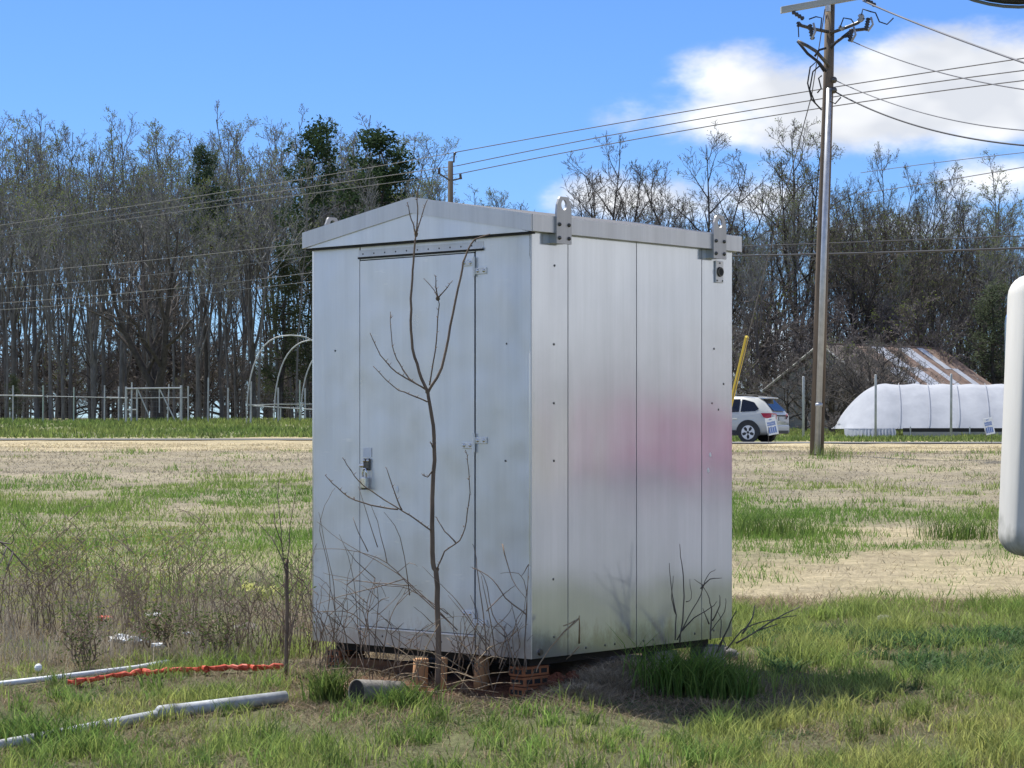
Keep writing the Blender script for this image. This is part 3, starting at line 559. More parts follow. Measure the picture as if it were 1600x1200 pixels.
for xa, sg in ((-ov, -1), (LN+ov, 1)):
    for s in (0, 1):
        ya = -ov-0.004 if s == 0 else W+ov+0.004
        x0, x1 = sorted((xa, xa + sg*0.012)); zc = (zr-th, zr+0.004); zeA = (ze0-0.002, ze1+0.004)
        b = MB(); b.hexa([(x0, ya, zeA[0]), (x1, ya, zeA[0]), (x1, ym, zc[0]), (x0, ym, zc[0])], [(x0, ya, zeA[1]), (x1, ya, zeA[1]), (x1, ym, zc[1]), (x0, ym, zc[1])])
        b.build('gable_trim', M['alu_trim'], roof)
    b = MB(); x0, x1 = sorted((xa - sg*0.004, xa + sg*0.004))
    b.add([(x0, -ov+0.02, ze0-0.002), (x1, -ov+0.02, ze0-0.002), (x1, W+ov-0.02, ze0-0.002), (x0, W+ov-0.02, ze0-0.002), (x0, ym, zr-0.03), (x1, ym, zr-0.03)], [(0,1,2,3), (0,4,5,1), (3,2,5,4), (0,3,4), (1,5,2)])
    b.build('gable_infill', M['alu_door'], roof)
# lifting lugs
def lug(x, ysurf, sgn):
    prof = [(-0.060, -0.052), (0.060, -0.052), (0.060, 0.11), (0.058, 0.14), (0.034, 0.192), (-0.034, 0.192), (-0.054, 0.15), (-0.060, 0.11)]
    n = 20; hole = [(0.022*math.cos(2*math.pi*i/n), 0.150+0.027*math.sin(2*math.pi*i/n)) for i in range(n)]
    # resample outer ring by angle to bridge to the hole
    outer = []
    for i in range(n):
        an = 2*math.pi*i/n; dx, dz = math.cos(an), math.sin(an); best = 1e9
        for k in range(len(prof)):
            (ax, az), (bx_, bz) = prof[k], prof[(k+1) % len(prof)]; az -= 0.150; bz -= 0.150
            den = dx*(bz-az) - dz*(bx_-ax)
            if abs(den) < 1e-9: continue
            t = (ax*(bz-az) - az*(bx_-ax))/den; u = (ax*dz - az*dx)/den
            if t > 0 and -1e-6 <= u <= 1+1e-6: best = min(best, t)
        outer.append((dx*best, 0.150+dz*best))
    # snap to lower corners
    for cx, cz in ((-0.060, -0.052), (0.060, -0.052)):
        j = min(range(n), key=lambda i: (outer[i][0]-cx)**2+(outer[i][1]-cz)**2); outer[j] = (cx, cz)
    b = MB(); ya, yb = ysurf+sgn*0.001, ysurf+sgn*0.013
    for yy in (ya, yb):
        for p in outer: b.v.append((x+p[0], yy, H+p[1]-0.002))
        for p in hole: b.v.append((x+p[0], yy, H+p[1]-0.002))
    for i in range(n):
        j = (i+1) % n
        b.f += [(i, j, n+j, n+i), (2*n+i, 3*n+i, 3*n+j, 2*n+j), (i, 2*n+i, 2*n+j, j), (n+i, n+j, 3*n+j, 3*n+i)]
    o = b.build('lifting_lug', M['alu_lug'], shed)
    for dx in (-0.038, 0.038):
        for dz in (-0.025, 0.045): MB().dome((x+dx, yb, H+dz), (0, sgn, 0), 0.011, 0.012, 8, 3).build('bolt', M['steel'], o, True)
    return o
for px in (868, 1112):
    lug(rf(px, 350).x, -ov-0.008, -1); lug(rf(px, 350).x, W+ov+0.008, 1)
# spacer blocks behind the lugs where they pass down over the wall
for px in (868, 1112):
    x = rf(px, 350).x; MB().box(x-0.055, -ov-0.008, H-0.05, x+0.055, 0.0, H-0.002).build('lug_spacer', M['alu_lug'], shed)
# vent
c0 = rf(1122, 425)
v = MB().box(c0.x-0.036, -0.012, c0.z-0.062, c0.x+0.036, -0.003, c0.z+0.062).build('vent', M['alu_trim'], shed, bevel=0.002)
MB().tube([(c0.x, -0.010, c0.z), (c0.x, -0.022, c0.z)], [0.030, 0.026], 14).build('vent_ring', M['steel'], v)
MB().disc((c0.x, -0.0225, c0.z), (0,-1,0), 0.021, 14).build('vent_hole', M['gasket_and_shade'], v)
for dx, dz in ((0, 0.05), (-0.026, -0.05), (0.026, -0.05)): MB().dome((c0.x+dx, -0.012, c0.z+dz), (0,-1,0), 0.006, 0.005, 6, 2).build('bolt', M['steel'], v, True)
# drain socket near the foot of the corner
c1 = rf(843, 1019); MB().tube([(c1.x, -0.001, c1.z), (c1.x, -0.014, c1.z)], [0.018, 0.015], 12).build('drain_socket', M['steel'], shed)
for (px, py) in ((1109, 711),(1106, 735)): MB().lump(rf(px, py, 0.003), 0.008, 0.003, 0.012, 3, 0.3).build('dent_mark', M['zinc'], shed)

# supports under the shed
def L2W(x, y): return NEAR + VA*x + UA*y
def pier(x, y, n, label, m, hole=True, s=(0.20, 0.10)):
    w = L2W(x, y); zg = G(w.x, w.y)-0.04; t = thing('brick_pier', label, 'brick pier', (w.x, w.y, zg), math.atan2(VA.y, VA.x)+rnd.uniform(-.1, .1))
    hh = (NEAR.z-0.05-zg)/n
    for i in range(n):
        b = MB(); z0, z1 = i*hh+0.002, (i+1)*hh-0.002; ww, dd = s; j = rnd.uniform(-.008, .008)
        b.box(-ww/2+j, -dd/2, z0, ww/2+j, dd/2, z1)
        o = b.build('brick', m, t, bevel=0.004)
        if hole:
            for sx in (-1, 1):
                for k in (-1, 0, 1):
                    if sx < 0: MB().box(-ww/2+j-0.001, k*0.030-0.011, (z0+z1)/2-0.012, -ww/2+j+0.01, k*0.030+0.011, (z0+z1)/2+0.012).build('core_hole', M['gasket_and_shade'], o)
                    else: MB().box(k*0.060-0.022+j, -dd/2-0.001, (z0+z1)/2-0.012, k*0.060+0.022+j, -dd/2+0.01, (z0+z1)/2+0.012).build('core_hole', M['gasket_and_shade'], o)
    return t
pier(0.14, 0.13, 3, 'orange hollow brick pier under near corner of shed', M['clay'])
pier(0.14, W-0.12, 4, 'tall hollow brick stack under left corner of shed', M['clay'])
pier(LN-0.5, 0.12, 2, 'dark block under the middle of the shed right side', M['stone'], False)
pier(LN-0.08, 0.10, 2, 'dark block under far right corner of shed', M['stone'], False)
pier(LN-0.1, W-0.1, 3, 'block holding up the hidden back corner of shed', M['stone'], False)
def claypost(px, py0, py1, rpx, d, label):
    p0 = PX(px, py1, d); p1 = PX(px+2, py0, d); zg = min(p0.z, G(p0.x, p0.y)-0.03)
    b = MB(); r = rpx/FP*d; zt = min(p1.z, NEAR.z-0.012)
    b.tube([(p0.x, p0.y, zg), (p0.x, p0.y, zg+(zt-zg)*.5), (p1.x, p1.y, zt-0.004), (p1.x, p1.y, zt)], [r*1.05, r, r*0.97, r*0.9], 14)
    tag(b.build('clay_pipe_post', M['claypipe'], None, True), label, 'pipe')
claypost(656, 1010, 1082, 12, 11.86, 'thick buff clay pipe standing upright under shed door')
claypost(690, 1012, 1082, 8, 11.9, 'thinner buff clay pipe standing behind the sapling foot')
claypost(752, 1020, 1085, 12, 12.0, 'shadowed clay pipe standing under shed right of the sapling')

# ------------------------------------------------------------------ trees
def rot_dir(d, ang, az):
    a = d.orthogonal().normalized(); b = d.cross(a)
    return (d*math.cos(ang) + (a*math.cos(az) + b*math.sin(az))*math.sin(ang)).normalized()
def grow_tree(seed, H=20.0, r0=0.22, first=0.45, nb=(16, 7, 5, 4), ang=(0.35, 0.75), lens=(0.34, 0.5, 0.5, 0.45), up=0.25, wob=0.10, fork=0, fork_n=3, fork_ang=(.35, .6), fork_b=.6, stem_first=.15, leaves=0, lean=0.03, twig_r=0.011, sub_first=0.2):
    rr = random.Random(seed); T = MB(); K = MB(); Lf = MB(); tips = []
    def path(p, d, length, n, w, u):
        pts = [p.copy()]; dd = d.copy()
        for i in range(n):
            dd = (dd + Vector((rr.uniform(-w, w), rr.uniform(-w, w), rr.uniform(-w, w)+u))).normalized(); p = p + dd*(length/n); pts.append(p.copy())
        return pts
    def along(pts, t):
        f = t*(len(pts)-1); i = min(int(f), len(pts)-2); q = f-i
        return pts[i].lerp(pts[i+1], q), (pts[i+1]-pts[i]).normalized()
    def branch(p, d, length, r, lev):
        n = (0, 5, 4, 2, 1)[lev]
        if lev == 4:
            q = p + (d + Vector((0,0,up*.6))).normalized()*length; K.spike(p, q, twig_r); tips.append(q); return
        pts = path(p, d, length, n, wob*(1+0.5*lev), up/n*1.6)
        tgt = T if lev == 1 else K
        rad = [max(r*(1-0.85*i/n), 0.010) for i in range(n+1)]
        tgt.tube(pts, rad, 5 if lev == 1 else 3, cap=False)
        k = nb[lev] if lev < 4 else 0; k = max(2, int(k*rr.uniform(.75, 1.25)))
        az = rr.uniform(0, 6.28)
        for i in range(k):
            t = sub_first + (1-sub_first)*(i+rr.random())/k; t = min(t, 0.99); q, qd = along(pts, t); az += 2.4+rr.uniform(-.4, .4)
            L = length*lens[lev]*(1.15-0.55*t)*rr.uniform(.7, 1.25)
            branch(q, rot_dir(qd, rr.uniform(.45, .95), az), L, max(r*(1-.75*t)*.55, 0.010), lev+1)
    stems = [(Vector((0,0,-0.3)), Vector((rr.uniform(-lean, lean), rr.uniform(-lean, lean), 1)).normalized(), H, r0)]
    if fork:
        hf = H*fork; base = path(Vector((0,0,-0.3)), Vector((0,0,1)), hf, 3, .04, .1); T.tube(base, [r0*1.35, r0*1.1, r0, r0*1.02], 8, cap=False)
        if fork_n == 3: stems = [(base[-1], rot_dir(Vector((0,0,1)), rr.uniform(*fork_ang), a0), (H-hf)*q_, r0*.72) for a0, q_ in ((rr.uniform(-.4, .4), 1.0), (math.pi+rr.uniform(-.5, .5), .9), (1.7, .75))]
        else: stems = [(base[-1]-Vector((0,0,rr.uniform(0, hf*.22))), rot_dir(Vector((0,0,1)), fork_ang[0]+(fork_ang[1]-fork_ang[0])*i_/(fork_n-1), 2.4*i_+rr.uniform(-.4, .4)), (H-hf)*(1.0-.16*i_/(fork_n-1))*rr.uniform(.92, 1.04), r0*(.75-.25*i_/(fork_n-1))) for i_ in range(fork_n)]
    for (p, d, hh, r) in stems:
        n = 9; pts = path(p, d, hh, n, 0.05 if not fork else (0.13 if fork_n == 3 else .075), 0.05); rad = [max(r*(1.0-0.93*i/n)**0.9, 0.02) for i in range(n+1)]; rad[0] *= 1.25
        T.tube(pts, rad, 7, cap=False); az = rr.uniform(0, 6); f0 = first if not fork else stem_first; k = int(nb[0]*(1 if not fork else fork_b))
        for i in range(k):
            t = f0 + (0.99-f0)*((i+rr.random()*.8)/k); q, qd = along(pts, t); az += 2.4+rr.uniform(-.5, .5)
            L = H*lens[0]*(1.2-0.85*(t-f0)/(1-f0))*rr.uniform(.65, 1.2)
            branch(q, rot_dir(qd, rr.uniform(*ang), az), L, r*(1-t)*.62+0.025, 1)
    if leaves:
        for q in rr.sample(tips, min(leaves, len(tips))):
            for _ in range(2):
                o = len(Lf.v); s = rr.uniform(.03, .06); a = Vector((rr.uniform(-1,1), rr.uniform(-1,1), rr.uniform(-1,1))).normalized(); b = a.orthogonal().normalized(); c = q + Vector((rr.uniform(-.15,.15), rr.uniform(-.15,.15), rr.uniform(-.2,.1)))
                Lf.v += [tuple(c+a*s), tuple(c+b*s*.7), tuple(c-a*s), tuple(c-b*s*.7)]; Lf.f.append((o, o+1, o+2, o+3))
    return T, K, Lf
def tree_proto(name, seed, tm, km, **k):
    T, K, Lf = grow_tree(seed, **k); t = thing(name, 'x', 'tree'); T.build('trunk', tm, t, True); K.build('crown', km, t)
    if Lf.v: Lf.build('leaves', M['bud'], t)
    return t, sorted(v[2] for v in K.v)[int(len(K.v)*.996)]
def foliage(cl, seed, nper, size, rad):
    """leaf-sized faces spread through many small clumps"""
    rr = random.Random(seed); b = MB()
    for (c, R) in cl:
        for _ in range(int(nper*R*R/(rad*rad))+4):
            v = Vector((rr.gauss(0,1), rr.gauss(0,1), rr.gauss(0,1)*.7)); v = v.normalized()*R*rr.random()**.45; p = Vector(c)+v
            a = Vector((rr.uniform(-1,1), rr.uniform(-1,1), rr.uniform(-.7,.7))).normalized(); n_ = a.orthogonal().normalized(); s = size*rr.uniform(.6, 1.4); o = len(b.v)
            b.v += [tuple(p+a*s), tuple(p+n_*s*.45), tuple(p-a*s), tuple(p-n_*s*.45)]; b.f.append((o, o+1, o+2, o+3))
    return b
def pine_proto(name, seed, H=20, first=.55, spread=.17, leafm='pine', n=20, size=.16):
    rr = random.Random(seed); t = thing(name, 'x', 'tree'); T = MB(); cl = []
    pts = [Vector((rr.uniform(-.1,.1)*i, rr.uniform(-.1,.1)*i, H*i/8-.3)) for i in range(9)]; T.tube(pts, [.26*(1-.9*i/8) for i in range(9)], 7, cap=False)
    az = 0
    for i in range(n):
        q = first+(1-first)*(i+rr.random())/n; z = H*q; az += 2.4+rr.uniform(-.5,.5); L = H*spread*(1.15-.9*(q-first)/(1-first))*rr.uniform(.6,1.2)
        k = min(int(q*8), 7); p = pts[k].lerp(pts[k+1], q*8-k); e = p + Vector((math.cos(az)*L, math.sin(az)*L, L*rr.uniform(.0,.45)))
        T.tube([p, p.lerp(e,.5)+Vector((0,0,-.1)), e], [.06, .045, .015], 4, cap=False)
        for s in range(3):
            c = p.lerp(e, .5+.25*s) + Vector((rr.uniform(-.4,.4), rr.uniform(-.4,.4), rr.uniform(-.1,.4))); cl.append((c, rr.uniform(.45,.95)))
    T.build('trunk', M['bark_dark'], t, True); foliage(cl, seed, 75, size*.85, .7).build('crown', M[leafm], t)
    return t, H

P_ = {}
for i in range(5): P_['tall%d' % i] = tree_proto('bare_tree', 20+i, M['bark'], M['twig'], H=20, r0=.105+.012*(i%3), nb=(10, 6, 5, 4), ang=(.28, .6), lens=(.16, .5, .52, .5), up=.24, fork=(.16, .30, .22, .36, .26)[i], fork_n=(4, 3+1, 5, 4, 5)[i], fork_ang=(.03, .30), fork_b=.75, stem_first=.38, leaves=(0, 500, 0, 900, 300)[i], wob=.09)
for i in range(3): P_['thin%d' % i] = tree_proto('bare_tree', 40+i, M['bark'], M['twig'], H=18, r0=.080, first=.48, nb=(11, 6, 5, 4), ang=(.3, .7), lens=(.22, .5, .55, .5), up=.3, leaves=(600, 0, 300)[i])
for i in range(3): P_['oak%d' % i] = tree_proto('bare_tree', 60+i, M['bark_dark'], M['twig_dark'], H=19, r0=.19, nb=(14, 7, 6, 5), ang=(.45, .9), lens=(.25, .52, .5, .45), up=.22, wob=.17, fork=(.26, .2, .3)[i], fork_n=(6, 5, 5)[i], fork_ang=(.08, .55), fork_b=.75, stem_first=.2, leaves=(0, 700, 1500)[i])
P_['fork'] = tree_proto('bare_tree', 81, M['bark_dark'], M['twig_dark'], H=13, r0=.36, nb=(16, 6, 5, 3), lens=(.30, .5, .5, .5), fork=.14, up=.15, wob=.2)
for i in range(3): P_['scrub%d' % i] = tree_proto('scrub_tree', 90+i, M['bark_dark'], M['twig_red'], H=7, r0=.10, first=.08, nb=(17, 8, 6, 4), ang=(.5, 1.1), lens=(.45, .55, .5, .45), up=.22, wob=.22, twig_r=.012, leaves=(0, 0, 300)[i])
P_['spread'] = tree_proto('bare_tree', 97, M['bark_dark'], M['twig_dark'], H=5.5, r0=.2, nb=(16, 7, 5, 3), lens=(.5, .5, .5, .5), fork=.12, up=.08, wob=.25)
P_['pine0'] = pine_proto('pine_tree', 5, 20, .62, .15); P_['pine1'] = pine_proto('pine_tree', 6, 20, .5, .17, n=26); P_['cedar'] = pine_proto('cedar_tree', 7, 11, .12, .20, 'cedar', 24, .12)
used = {}
def put(kind, px, d, ytop, label, group=None, name=None, rz=None, wide=1.0):
    root, H0 = P_[kind]
    if kind in used: o = copy_tree(root)
    else: o = root; used[kind] = 1
    x = XP(px, d); z0 = G(x, d); ztop = CAMZ-(ytop-HZ)/FP*d; s = (ztop-z0)/(H0*1.0)
    o.location = (x, d, z0); o.scale = (s*wide, s*wide, s); o.rotation_euler = (0, 0, rnd.uniform(0, 6.28) if rz is None else rz)
    if name: o.name = name
    tag(o, label, 'tree', group); return o
sky_l = ([-120, 0, 60, 110, 160, 230, 290, 330, 400, 470, 540, 600, 650, 700, 760, 800], [190, 185, 170, 185, 175, 195, 215, 185, 165, 185, 175, 190, 205, 265, 290, 315])
kinds_l = ['tall0', 'tall1', 'tall2', 'tall3', 'tall4', 'thin0', 'thin1', 'thin2', 'thin0', 'thin1']
LW = 'tall bare grey hardwood standing among the left-hand wood'
def where_l(px): return ('at the far left edge' if px < 70 else 'left of the gate' if px < 190 else 'behind the pipe gate' if px < 300 else 'between gate and hoops' if px < 385 else 'behind the pipe hoops' if px < 490 else 'behind the roof peak' if px < 640 else 'beside the far pole')
def where_r(px): return ('between the lifting lugs' if px < 1090 else 'above the white car' if px < 1240 else 'beside the utility pole' if px < 1330 else 'above the barn front' if px < 1450 else 'above the rusty roof' if px < 1560 else 'by the pale mirror shell')
def look(k): return {'tall0': 'tall grey bare tree', 'tall1': 'tall bare tree with sparse buds', 'tall2': 'broad-topped bare tree', 'tall3': 'tall tree thick with buds', 'tall4': 'bare tree with high first branches', 'thin0': 'slender budding tree', 'thin1': 'slender bare tree', 'thin2': 'slim tree with few buds', 'oak0': 'spreading dark bare tree', 'oak1': 'spreading dark tree with buds', 'oak2': 'spreading tree full of buds'}[k]
def deep(d): return 'in front of the wood' if d < 134 else 'inside the wood' if d < 152 else 'deep in the wood'
for ri, (d, step, drop) in enumerate(((122, 74, 95), (130, 52, 60), (138, 46, 10), (147, 42, 20), (157, 34, 90), (170, 32, 150))):
    px = -110 + rnd.uniform(0, 20)
    while px < 770:
        yt = np.interp(px, *sky_l) - 14 + drop*rnd.uniform(.3, 1.6) + rnd.choice((0, 4, 10, 25, 60))*rnd.random()
        kk = rnd.choice(kinds_l); put(kk, px, d+rnd.uniform(-3, 3), yt, '%s %s %s' % (look(kk), deep(d), where_l(px)), 'bare trees of the left-hand wood', wide=rnd.uniform(.95, 1.4))
        px += step*rnd.uniform(.6, 1.4)
for d, step, yr in ((163, 26, (280, 400)), (176, 24, (330, 450))):
    px = -100 + rnd.uniform(0, 15)
    while px < 640:
        kk = rnd.choice(('thin0', 'thin1', 'thin2', 'thin1')); put(kk, px, d+rnd.uniform(-4, 4), rnd.uniform(*yr), '%s %s %s' % (look(kk), 'in the understorey' if d < 155 else 'far back in the wood', where_l(px)), 'slender trees under the left-hand wood', wide=rnd.uniform(1.0, 1.6)); px += step*rnd.uniform(.6, 1.4)
put('fork', 246, 116, 330, 'dark low-forked bare tree behind the pale wire gate', rz=1.2)
put('pine0', 322, 130, 232, 'slim dark pine rising above the wood over the gate', wide=.75)
put('pine1', 492, 124, 196, 'tall dark pine behind the left end of shed roof', wide=.9)
put('pine0', 602, 127, 203, 'tall dark pine just left of the far short pole', wide=1.1)
put('pine1', 575, 131, 250, 'dark pine partly hidden between two taller pines')
put('cedar', 440, 128, 385, 'loose dark evergreen beside the hoops left of shed', wide=.8)
put('cedar', 497, 130, 350, 'loose dark evergreen half hidden behind shed left edge', wide=.9)
for px, d, yt in ((20, 122, 585),):
    put('cedar', px, d, yt, {345: 'low evergreen in the wood between gate and hoops', 20: 'low green evergreen at far left behind the fence', 150: 'ivy-green slender evergreen in the left-hand wood'}[px], wide={345: .7, 20: 1.0, 150: .42}[px])
RW = 'bare tree filling the wood behind the barn on the right'
put('oak0', 952, 140, 215, 'broad bare tree between the two lifting lugs', wide=1.15)
put('oak1', 1105, 138, 200, 'broad bare tree behind the far right roof corner', wide=1.1)
put('oak2', 1250, 136, 188, 'tall budding tree right behind the near utility pole', wide=1.05)
put('oak2', 1388, 138, 232, 'budding tree top right of the utility pole', wide=.8)
put('tall3', 1535, 142, 238, 'pale twiggy bare tree above the pale tunnel roof at right', wide=1.3)
put('oak1', 1455, 146, 270, 'bare tree in the wood above the rusty barn roof', wide=.8)
put('oak0', 1340, 146, 280, 'bare tree in the wood just right of the utility pole', wide=.8)
for d, step, drop in ((128, 80, 170), (136, 62, 120), (148, 52, 85), (160, 56, 110)):
    px = 850 + rnd.uniform(0, 30)
    while px < 1700:
        b0 = np.interp(px, [850, 900, 1000, 1050, 1150, 1300, 1450, 1600, 1700], [330, 290, 300, 290, 300, 260, 255, 250, 250]); yt = b0 + drop*rnd.uniform(.15, 1)
        kk = rnd.choice(['oak0', 'oak1', 'oak2', 'thin0', 'tall1', 'tall3', 'thin2']); put(kk, px, d+rnd.uniform(-3, 3), yt, '%s %s %s' % (look(kk), deep(d), where_r(px)), 'bare trees of the right-hand wood', wide=rnd.uniform(.8, 1.1)); px += step*rnd.uniform(.6, 1.4)
SC = 'dense reddish-brown scrub tree in the thicket round the barn'
for d, step, base in ((131, 30, 455), (125, 34, 490), (119, 44, 540)):
    px = 1130 + rnd.uniform(0, 20)
    while px < 1690:
        if not (d < 120 and 1240 < px < 1700):
            put(rnd.choice(['scrub0', 'scrub1', 'scrub2']), px, d+rnd.uniform(-2, 2), base+rnd.uniform(-35, 45), 'dense reddish-brown scrub tree %s %s' % ('at the back' if d > 128 else 'in the thicket' if d > 122 else 'at the front', where_r(px)), 'scrub thicket trees on the right', wide=rnd.uniform(.9, 1.4))
        px += step*rnd.uniform(.6, 1.4)
put('cedar', 1558, 124, 440, 'dull green evergreen behind the rusty barn roof end', wide=1.1)
put('cedar', 1625, 128, 430, 'dull green evergreen partly behind the pale mirror shell', wide=1.0)
put('spread', 1362, 103, 530, 'low spreading bare tree in front of the barn', rz=.4, wide=1.15)
for i, (px, yt, lb) in enumerate(((1232, 560, 'bare brush hiding the barn left corner'), (1258, 545, 'bare brush against the barn left wall'), (1296, 535, 'bare brush just right of the pole foot'), (1322, 540, 'bare brush left of the spreading tree'), (1348, 528, 'bare brush behind the spreading tree'), (1376, 538, 'bare brush right of the spreading tree'), (1402, 545, 'bare brush where the bright roof sheets begin'), (1428, 572, 'bare brush under the rusty roof edge'))):
    put('scrub%d' % (i % 3), px, 107+.6*i, yt-14, lb, wide=1.25, name='brush')
put('spread', 1300, 106, 560, 'small spreading bare tree at the barn left corner', rz=2.0)
US = 'leafless brush growing under the edge of the left-hand wood'
for i in range(50):
    px = -90+i*12.5+rnd.uniform(-12, 12); dd = 124+rnd.random()**.6*52
    put(rnd.choice(['scrub0', 'scrub1', 'scrub2']), px, dd, rnd.uniform(440, 600), 'leafless brush %s %s' % (deep(dd), where_l(px)), 'brush at the foot of the left-hand wood', wide=rnd.uniform(.8, 1.6), name='brush')
for i in range(24):     # low far brush off to the right, mirrored as a dark band in the shed side
    root, H0 = P_['scrub%d' % (i % 3)]; o = copy_tree(root); yy = -6+i*3.2; o.location = (102+rnd.uniform(-4, 4), yy, G(102, yy)); sc_ = rnd.uniform(5.0, 6.8)/H0; o.scale = (sc_*1.7, sc_*1.7, sc_); o.rotation_euler = (0, 0, rnd.uniform(0, 6)); o.name = 'brush'
    tag(o, 'far low brush mirrored as a dark band in the shed side', 'brush', 'brush mirrored in the shed side')
for px, d, yt, lb in ((1278, 101, 648, 'dark low bush beside the barn door'), (1305, 100, 642, 'dark low bush between pole and pale tunnel')):
    put('scrub1', px, d, yt, lb, wide=1.8, name='brush')
for i in range(34):
    px = -100+i*26+rnd.uniform(-10, 10); put('scrub%d' % (i % 3), px, 178+rnd.uniform(0, 12), rnd.uniform(480, 580), 'low leafless brush at the very back of the wood %s' % where_l(px), 'brush at the back of the left-hand wood', wide=2.0, name='brush')
for k_, (root, _) in P_.items():
    if k_ not in used:
        for c_ in list(root.children): bpy.data.objects.remove(c_)
        bpy.data.objects.remove(root)

# ------------------------------------------------------------------ utility poles and wires
D1 = 45.0
up_ = thing('utility_pole', 'tall leaning wooden utility pole with crossarm and metal conduit', 'utility pole', PX(1273, 708, D1))
B0 = Vector(up_.location)
def rel(px, py, d=D1, base=B0): return PX(px, py, d) - base
MB().tube([rel(1275, 712) - Vector((0,0,.4)), rel(1285, 400), rel(1294, 140), rel(1297, 6)], [.142, .124, .104, .096], 14).build('pole', M['pole'], up_, True)
MB().tube([rel(1277, 710, D1-.15), rel(1287, 400, D1-.13), rel(1295.5, 138, D1-.11)], [.062, .060, .056], 12).build('conduit', M['galv'], up_, True)
MB().tube([rel(1279.5, 636, D1-.15), rel(1279.6, 630, D1-.15)], .070, 10).build('conduit_coupling', M['galv'], up_, True)
a0, a1 = rel(1220, 16, D1-.25), rel(1348, -7, D1-.1)
def beam(p, q, w, h):
    b = MB(); t = (q-p).normalized(); s = t.cross(Vector((0,0,1))).normalized()*w/2; u = Vector((0,0,h/2))
    b.hexa([p-s-u, p+s-u, q+s-u, q-s-u], [p-s+u, p+s+u, q+s+u, q-s+u]); return b
cr = beam(a0, a1, .11, .13).build('crossarm', M['arm'], up_, bevel=.01)
MB().tube([rel(1294, 8, D1-.3), rel(1294, 18, D1-.3)], .05, 8).build('bracket', M['galv'], up_)
for pts in ([(1297, 52), (1325, 42), (1340, 36), (1350, 28)], [(1295, 50), (1270, 45), (1252, 40), (1247, 35)], [(1298, 72), (1312, 62), (1330, 48), (1355, 45)], [(1296, 104), (1275, 80), (1262, 72), (1246, 64)]):
    MB().tube([rel(a, b, D1-.15) for a, b in pts], .035, 6).build('bracket_arm', M['steel'], up_, True)
def insul(px0, py0, px1, py1, r=.055, m='porcelain', sheds=5):
    p, q = rel(px0, py0, D1-.25), rel(px1, py1, D1-.25); b = MB(); pts, rad = [], []
    for i in range(sheds*2+1): pts.append(p.lerp(q, i/(sheds*2))); rad.append(r if i % 2 else r*.55)
    b.tube(pts, rad, 9); return b.build('insulator', M[m], up_, True)
for a in ((1265, 38, 1270, 62), (1331, 45, 1328, 65), (1357, 28, 1353, 48)): insul(*a)
for a in ((1346, 22, 1344, 34), (1316, 42, 1313, 46)): insul(*a, r=.07, m='cutout', sheds=2)
insul(1238, 18, 1256, 30, r=.05, sheds=4); insul(1350, -4, 1368, 9, r=.05, sheds=4); insul(1247, 34, 1248, 42, r=.045, sheds=2)
for (a, b) in (((1271, 36), (1268, 62)), ((1334, 42), (1330, 66)), ((1361, 27), (1356, 49))):
    MB().tube([rel(a[0], a[1], D1-.32), rel(a[0]+3, (a[1]+b[1])/2, D1-.36), rel(b[0], b[1], D1-.32)], .022, 6).build('fuse_holder', M['cutout'], up_, True)
for pts, r in (([(1246, 64), (1262, 84), (1280, 98), (1291, 112)], .030), ([(1298, 76), (1306, 66), (1316, 58), (1326, 56)], .028), ([(1291, 75), (1280, 78), (1273, 88)], .024),
             ([(1287, 112), (1276, 96), (1266, 105), (1262, 130), (1268, 155), (1284, 172)], .016), ([(1284, 100), (1270, 112), (1265, 140), (1274, 162)], .016),
             ([(1264, 30), (1275, 26), (1284, 28), (1282, 48)], .014), ([(1312, 44), (1318, 28), (1330, 30), (1334, 36)], .014), ([(1346, 24), (1348, 14), (1360, 18), (1368, 20), (1374, 34), (1386, 38), (1396, 28)], .014),
             ([(1248, 58), (1247, 36)], .012), ([(1297, 158), (1305, 162), (1314, 152)], .014), ([(1284, 118), (1279, 122), (1283, 138), (1277, 145)], .016)):
    n = len(pts); q = [rel(a, b, D1-.3) for a, b in pts]
    MB().tube(q, r, 5).build('jumper_cable', M['cable'], up_, True)
for px, py in ((1303, 125), (1303, 141)): MB().dome(rel(px, py, D1-.12), (0.6,-.8,0), .07, .06, 8, 3).build('cable_clamp', M['steel'], up_, True)

D2 = 76.0
fp = thing('utility_pole', 'short-looking wooden pole showing just above shed roof', 'utility pole', PX(703, 690, D2)); B2 = Vector(fp.location)
MB().tube([Vector((0,0,-.4)), rel(704, 252, D2, B2)], [.13, .085], 10).build('pole', M['poledark'], fp, True)
MB().tube([rel(709, 254, D2, B2), rel(710, 240, D2, B2)], .03, 6).build('top_pin', M['steel'], fp)
for pts in ([(703, 282), (694, 276), (686, 271)], [(706, 282), (718, 279), (720, 279)]): MB().tube([rel(a, b, D2-.1, B2) for a, b in pts], .03, 5).build('bracket_arm', M['steel'], fp)
for (a, b, c, e) in ((720, 280, 719, 271), (686, 272, 686, 262), (710, 242, 711, 238)): MB().tube([rel(a, b, D2-.1, B2), rel(c, e, D2-.1, B2)], [.05, .04], 7).build('insulator', M['porcelain'], fp, True)

